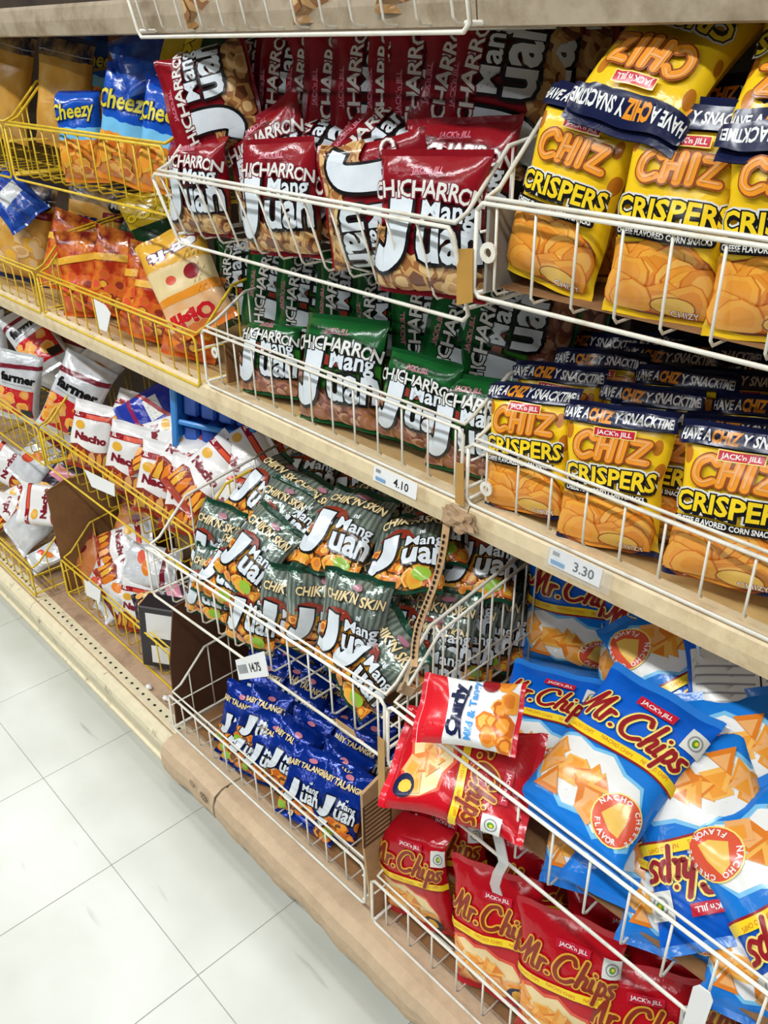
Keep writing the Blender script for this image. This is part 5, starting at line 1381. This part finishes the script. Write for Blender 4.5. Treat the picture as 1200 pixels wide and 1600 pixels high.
CB = 'cardboard pieces on the shelving'
# covers over the base front edge
def wob1(x, t): return (0.002 * math.sin(x * 31) * t + 0.001 * math.sin(x * 83) * t, (0.005 * math.sin(x * 17 + 1) + 0.004 * math.sin(x * 61)) * t ** 3)
cp = [(0.628, 0.1025), (0.600, 0.1030), (0.583, 0.103), (0.566, 0.094), (0.560, 0.074), (0.560, 0.05), (0.563, 0.034)]
o = tag(link('cardboard_cover', profile_x('cardboard_cover', cp, -1.288, -1.092, 0.0025, 12, wob1), M_KRAFT_G), 'worn kraft cardboard over the base edge with two printed round marks', 'cardboard', CB)
for cx, r_, z in ((-1.160, .010, .086), (-1.120, .014, .080)):
    vs, fs = [], []
    for k in range(10):
        a = k * math.pi / 5
        for rr, da in ((r_ * .25, -.12), (r_, -.2), (r_, .2), (r_ * .25, .12)):
            vs.append((cx + rr * math.cos(a + da), 0.5548, z + rr * math.sin(a + da) * .9))
        fs.append(tuple(range(4 * k, 4 * k + 4)))
    link('printed_mark', mesh_from('printed_mark', vs, fs), mat('faded_brown_ink', (104, 82, 62), .9), o)
o = tag(link('cardboard_cover', profile_x('cardboard_cover', cp, -1.086, 0.30, 0.0025, 60, lambda x, t: wob1(x * 1.3 + .7, t)), M_KRAFT_G), 'long worn kraft cardboard over the base edge reaching the bottom of the picture', 'cardboard', CB)
# dividers
slab('cardboard_divider', [(-1.955, .672, .098), (-1.955, .672, .405), (-1.945, .72, .425), (-1.945, 1.0, .425), (-1.955, 1.0, .098)], .004, M_KRAFT_D, 'brown cardboard divider at the left end of the yellow base basket', 'cardboard', CB)
slab('cardboard_divider', [(-1.315, .615, .104), (-1.315, .622, .26), (-1.315, .648, .392), (-1.315, .70, .396), (-1.315, .97, .38), (-1.315, .97, .104)], .004, mat('dark_brown_card', (92, 56, 34), .85), 'tall dark brown cardboard divider beside the small blue foil bags', 'cardboard', CB)
d = slab('cardboard_divider', [(-.684, .606, .106), (-.684, .592, .28), (-.684, .590, .405), (-.684, .640, .420), (-.684, .90, .41), (-.684, .90, .106)], .005, M_KRAFT, 'kraft cardboard divider between small blue and red bags, dark printed square', 'cardboard', CB)
q = link('printed_square', box_mesh('printed_square', .0024, .0030, -.03, .03, -.055, .035), mat('brown_print', (96, 66, 40), .9), d)
q.location = (0.0, -.085, .055)
for i in range(9):
    q2 = link('printed_line', box_mesh('printed_line', .0028, .0034, -.026, .026, -.0022, .0022), M_KRAFT, d); q2.location = (0.0, -.085, .009 + i * .0095)
slab('cardboard_divider', [(-.640, .700, .12), (-.640, .700, .40), (-.640, .72, .402), (-.640, .95, .40), (-.640, .95, .12)], .004, M_KRAFT_D, 'second kraft divider standing behind the red chip bags', 'cardboard', CB)
g_ = slab('cardboard_divider', [(-.606, .722, 1.142), (-.606, .722, 1.232), (-.606, .765, 1.232), (-.606, .86, 1.232), (-.606, .86, 1.142)], .004, mat('grey_printed_card', (140, 136, 128), .7, var=.12, scale=22), 'grey printed carton flap inside the tall yellow bag basket', 'cardboard', CB)
# round steel grommets of the shelf uprights
def washer(x, y, z, label, r=.010):
    bm = bmesh.new()
    vs, fs = [], []
    n = 14
    for s in (-.0015, .0015):
        for rr in (r * .45, r):
            for k in range(n):
                a = 2 * math.pi * k / n
                vs.append((rr * math.cos(a), s, rr * math.sin(a)))
    bm.free()
    def ring(a, b): return [(a * n + k, a * n + (k + 1) % n, b * n + (k + 1) % n, b * n + k) for k in range(n)]
    fs = ring(0, 1) + ring(1, 3) + ring(3, 2) + ring(2, 0)
    o = tag(link('basket_hook_ring', mesh_from('basket_hook_ring', vs, fs), M_WHITE), label, 'hook ring', 'white rings that clip basket ends')
    o.location = (x, y, z)
washer(-.600, .718, 1.186, 'white round clip ring on the left end of the tall yellow bag basket', .011)
washer(-.628, .772, .872, 'white round clip ring beside the small yellow bags at the basket corner', .010)
washer(-1.262, .776, .905, 'white round clip ring at the left end of the green bag fence')
slab('cardboard_divider', [(-1.268, .80, .840), (-1.268, .80, .915), (-1.268, .98, .915), (-1.268, .98, .840)], .005, M_KRAFT_D, 'low brown cardboard wall at the left end of the green bags', 'cardboard', CB)
# sheets lining the wire floors
tag(link('cardboard_sheet', box_mesh('cardboard_sheet', -.622, .09, .625, .90, .4995, .5025), M_KRAFT_D), 'brown cardboard sheet lining the floor under the bright blue bags', 'cardboard', CB).rotation_euler = (0, 0, 0)
tag(link('cardboard_sheet', box_mesh('cardboard_sheet', -.608, .01, .745, 1.05, 1.1430, 1.1448), M_KRAFT_D), 'brown cardboard sheet lining the floor under the tall yellow bags', 'cardboard', CB)
tag(link('cardboard_sheet', box_mesh('cardboard_sheet', -1.285, .10, .63, 1.10, .1125, .1145), M_KRAFT_D), 'brown cardboard sheet on the base deck under the lowest baskets', 'cardboard', CB)
# tape between the baskets
slab('packing_tape', [(-.641, .716, 1.122), (-.617, .716, 1.130), (-.620, .716, 1.188), (-.643, .716, 1.184)], .001, M_TAPE, 'brown packing tape joining the two upper white baskets', 'tape', 'packing tape')
slab('packing_tape', [(-.672, .762, .838), (-.656, .762, .838), (-.660, .762, .900), (-.674, .762, .898)], .001, M_TAPE, 'brown packing tape wrapped on the corner posts of the fences', 'tape', 'packing tape')
slab('packing_tape', [(-.648, .592, .42), (-.634, .592, .42), (-.634, .592, .545), (-.648, .592, .545)], .001, M_TAPE, 'brown packing tape on the posts between silver and blue bag baskets', 'tape', 'packing tape')
slab('packing_tape', [(-.742, .594, .513), (-.70, .594, .516), (-.70, .602, .488), (-.742, .602, .484)], .001, M_TAPE, 'brown tape patch stuck on the lower rail above the small blue bags', 'tape', 'packing tape')
# crumpled masking tape and the corrugated strip that hangs from it
rg = random.Random(4)
bm = bmesh.new()
bmesh.ops.create_icosphere(bm, subdivisions=3, radius=.02)
for v in bm.verts:
    k = 1 + .35 * math.sin(v.co.x * 260 + 1) * math.sin(v.co.z * 310) + .18 * math.sin(v.co.y * 500 + v.co.x * 300)
    v.co = Vector((v.co.x * 1.35 * k, v.co.y * .45 * k, v.co.z * .85 * k))
me = bpy.data.meshes.new('masking_tape_wad'); bm.to_mesh(me); bm.free()
o = tag(link('masking_tape_wad', me, mat('old_masking_tape', (176, 146, 112), .7, var=.15)), 'crumpled brown masking tape wad on the pale shelf lip', 'tape'); o.location = (-.662, .760, .815)
def ribbon(name, pts, wd, th, m, side):
    P = [Vector(p) for p in pts]; sd = Vector(side).normalized()
    vs, fs = [], []
    for i, p in enumerate(P):
        d = (P[min(i + 1, len(P) - 1)] - P[max(i - 1, 0)]).normalized(); n = d.cross(sd).normalized()
        for a, b in ((-1, -1), (1, -1), (1, 1), (-1, 1)):
            vs.append(p + sd * a * wd / 2 + n * b * th / 2)
        if i:
            q = 4 * (i - 1)
            fs += [(q + k, q + (k + 1) % 4, q + 4 + (k + 1) % 4, q + 4 + k) for k in range(4)]
    fs += [(3, 2, 1, 0), tuple(4 * (len(P) - 1) + k for k in range(4))]
    return link(name, mesh_from(name, vs, fs), m)
A, Bv = Vector((-.682, .757, .802)), Vector((-.609, .622, .672))
sp_ = [A.lerp(Bv, i / 14) + Vector((0.006 * math.sin(i * .45), -.006 * math.sin(i / 14 * math.pi), -.012 * math.sin(i / 14 * math.pi))) for i in range(15)]
st = tag(ribbon('corrugated_strip', sp_, .011, .002, M_KRAFT, (.85, .35, .2)), 'thin corrugated cardboard strip hanging from shelf lip to basket corner', 'cardboard')
for i in range(2, 27):
    p = sp_[i // 2].lerp(sp_[min(14, i // 2 + 1)], (i % 2) / 2) + Vector((0, -.0022, .0014))
    q = link('flute_hole', box_mesh('flute_hole', -.0012, .0012, -.0012, .0012, -.0026, .0026), M_DARK, st); q.location = p
o = tag(ribbon('masking_tape_knot', [(-.613, .615, .668), (-.606, .60, .655), (-.618, .603, .643), (-.600, .612, .640), (-.592, .628, .655)], .016, .002, mat('old_masking_tape', (176, 146, 112), .7, var=.15), (.3, .2, .9)), 'knot of brown tape tying strip to the basket corner', 'tape')

# price tags
TG = 'white price tags'
def lip_tag(x0, x1, z0, z1, y0, price, label, bars=True):
    o = slab('price_tag', [(x0, y0 - .0005, z0), (x1, y0 - .0005, z0), (x1, y0 + .003, z1), (x0, y0 + .003, z1)], .0012, M_PAPER, label, 'price tag', TG)
    ux = Vector((1, 0, 0)); uy = Vector((0, .0035, z1 - z0)).normalized()
    h = z1 - z0
    flat_text(o, price, (x0 + (x1 - x0) * .48, y0 - .0005 + .0035 * .25, z0 + h * .22), ux, uy, h * .52, M_INK, off=.0008)
    for i in range(4):
        flat_text(o, 'llIlIl' if i < 2 else 'l', (x0 + (x1 - x0) * .06, y0 + .001, z0 + h * (.62 - .0 * i)), ux, uy, h * .22, mat('grey_ink', (120, 124, 130), .6), name='barcode', off=.0008) if i == 0 else None
    q = link('blue_logo', box_mesh('blue_logo', -.010, .010, -.0002, .0002, -.003, .003), mat('pale_blue_ink', (130, 170, 210), .6), o)
    q.location = Vector((x0 + (x1 - x0) * .18, y0 - .0014, z0 + h * .25)) - Vector(o.location)
    return o
lip_tag(-.838, -.748, .812, .836, .7640, '4.10', 'white price tag 4.10 on the shelf lip below the green bags')
lip_tag(-.515, -.440, .812, .836, .7640, '3.30', 'white price tag on the shelf lip below the small yellow bags')
slab('price_holder', [(-.52, .762, .808), (-.425, .762, .808), (-.425, .764, .839), (-.52, .764, .839)], .0006, mat('clear_tag_plastic', (230, 236, 240), .12, alpha=.12), 'clear plastic holder over the shelf price tag near the yellow bags', 'tag holder')
def free_tag(pts, label, price=None, m=M_PAPER):
    o = slab('price_tag', pts, .0010, m, label, 'price tag', TG)
    if price:
        p = [Vector(v) for v in pts]
        ux = (p[1] - p[0]).normalized(); n = ux.cross(p[3] - p[0]).normalized(); uy = n.cross(ux)
        h = (p[3] - p[0]).length; w_ = (p[1] - p[0]).length
        flat_text(o, price, p[0] + ux * w_ * .50 + uy * h * .30, ux, uy, h * .40, M_INK, off=.0009)
        for k in range(7):
            q0 = p[0] + ux * w_ * (.10 + .045 * k) + uy * h * .28 + n * .0008
            q = slab('barcode_bar', [q0, q0 + ux * w_ * .022, q0 + ux * w_ * .022 + uy * h * .42, q0 + uy * h * .42], .0002, mat('grey_ink', (120, 124, 130), .6), parent=o)
            q.matrix_parent_inverse = Matrix.Translation(-Vector(o.location))
        flat_text(o, 'PHP', p[0] + ux * w_ * .50 + uy * h * .80, ux, uy, h * .09, mat('grey_ink', (120, 124, 130), .6), off=.0009) if 0 else None
    return o
free_tag([(-1.000, .594, .428), (-.902, .590, .498), (-.918, .596, .536), (-1.012, .598, .462)], 'white price tag 14.75 tilted on the rail above the small blue bags', '14.75')
free_tag([(-1.678, .760, .862), (-1.645, .760, .862), (-1.622, .764, .905), (-1.640, .764, .918), (-1.690, .764, .922)], 'blank white paper tag hanging on the yellow wires before orange bags')
free_tag([(-1.715, .694, .500), (-1.600, .694, .518), (-1.598, .697, .548), (-1.745, .697, .532)], 'blank white paper tag on yellow wires before the nacho bags')
free_tag([(-1.797, .661, .176), (-1.722, .661, .192), (-1.708, .664, .232), (-1.800, .664, .220)], 'blank white paper tag on the yellow base basket wires')
free_tag([(-.170, .592, .455), (-.150, .592, .455), (-.149, .595, .525), (-.154, .596, .532), (-.166, .596, .532), (-.171, .595, .524)], 'white oblong plastic tag hanging at the bottom right of the picture')
cl = mat('clear_clip_plastic', (226, 228, 226), .15, alpha=.55)
o = tag(ribbon('plastic_clip', [(-.440, .594, .545), (-.425, .588, .525), (-.415, .586, .500), (-.424, .588, .470), (-.430, .592, .440), (-.426, .594, .425)], .020, .0015, cl, (.8, -.1, .5)), 'clear crumpled plastic price clip tied to the blue bag basket rails', 'price clip')
o = tag(ribbon('plastic_strip', [(-.352, .848, .775), (-.350, .853, .741), (-.349, .870, .705), (-.347, .895, .680), (-.345, .925, .668), (-.343, .95, .668)], .004, .0012, M_PAPER, (1, 0, 0)), 'thin white plastic strip curving under the shelf by blue bags', 'plastic strip')

# blue wrapped pack hanging under the shelf: frame, film window and rows inside
pk = tag(empty('blue_pack', (-1.45, .875, .615)), 'blue plastic wrapped pack wedged under the shelf above nacho bags', 'pack')
mb = mat('blue_pack_plastic', (52, 140, 220), .2, var=.15, scale=14)
for nm, b_ in (('pack_side', (-.095, -.080, -.03, .10, -.02, .16)), ('pack_side', (.080, .095, -.03, .10, -.02, .16)), ('pack_top', (-.095, .095, -.03, .10, .145, .16)),
               ('pack_rib', (-.08, .08, -.028, -.018, .062, .074)), ('pack_base', (-.095, .095, -.03, .10, -.03, -.018))):
    link(nm, box_mesh(nm, *b_, .003), mb, pk)
for i in range(4):
    for j in range(2):
        x = -.06 + i * .04
        link('wrapped_item', box_mesh('wrapped_item', x - .018, x + .018, -.01, .08, -.012 + j * .088, .055 + j * .086, .006), mat('blue_wrapper', (40, 96, 200), .25, var=.2), pk)
pk.rotation_euler = (0.05, 0.12, .55)
# black box with white labels in the yellow base basket
bx_ = tag(empty('black_box', (-1.500, .706, .1155)), 'small black carton with two white labels standing in the yellow base basket', 'box')
link('carton', box_mesh('carton', -.048, .048, -.03, .03, 0, .165, .003), mat('black_carton', (44, 38, 42), .4), bx_)
for z0, z1, x0, x1 in ((.085, .150, -.030, .034), (.015, .062, -.022, .026)):
    link('white_label', box_mesh('white_label', x0, x1, -.0308, -.0302, z0, z1), M_PAPER, bx_)
bx_.rotation_euler = (-.04, .05, .62)
for i, (x, y) in enumerate(((-1.46, .632), (-1.40, .640))):
    bm = bmesh.new(); bmesh.ops.create_icosphere(bm, subdivisions=2, radius=.008)
    for v in bm.verts: v.co = Vector((v.co.x * (1 + .5 * math.sin(v.co.y * 900 + i)), v.co.y * .8, max(-.004, v.co.z * .6)))
    me = bpy.data.meshes.new('paper_scrap'); bm.to_mesh(me); bm.free()
    o = tag(link('paper_scrap', me, M_PAPER), 'tiny white paper scrap on the base deck, ' + ('left' if i == 0 else 'right') + ' one', 'scrap', 'paper scraps'); o.location = (x, y, .1055)
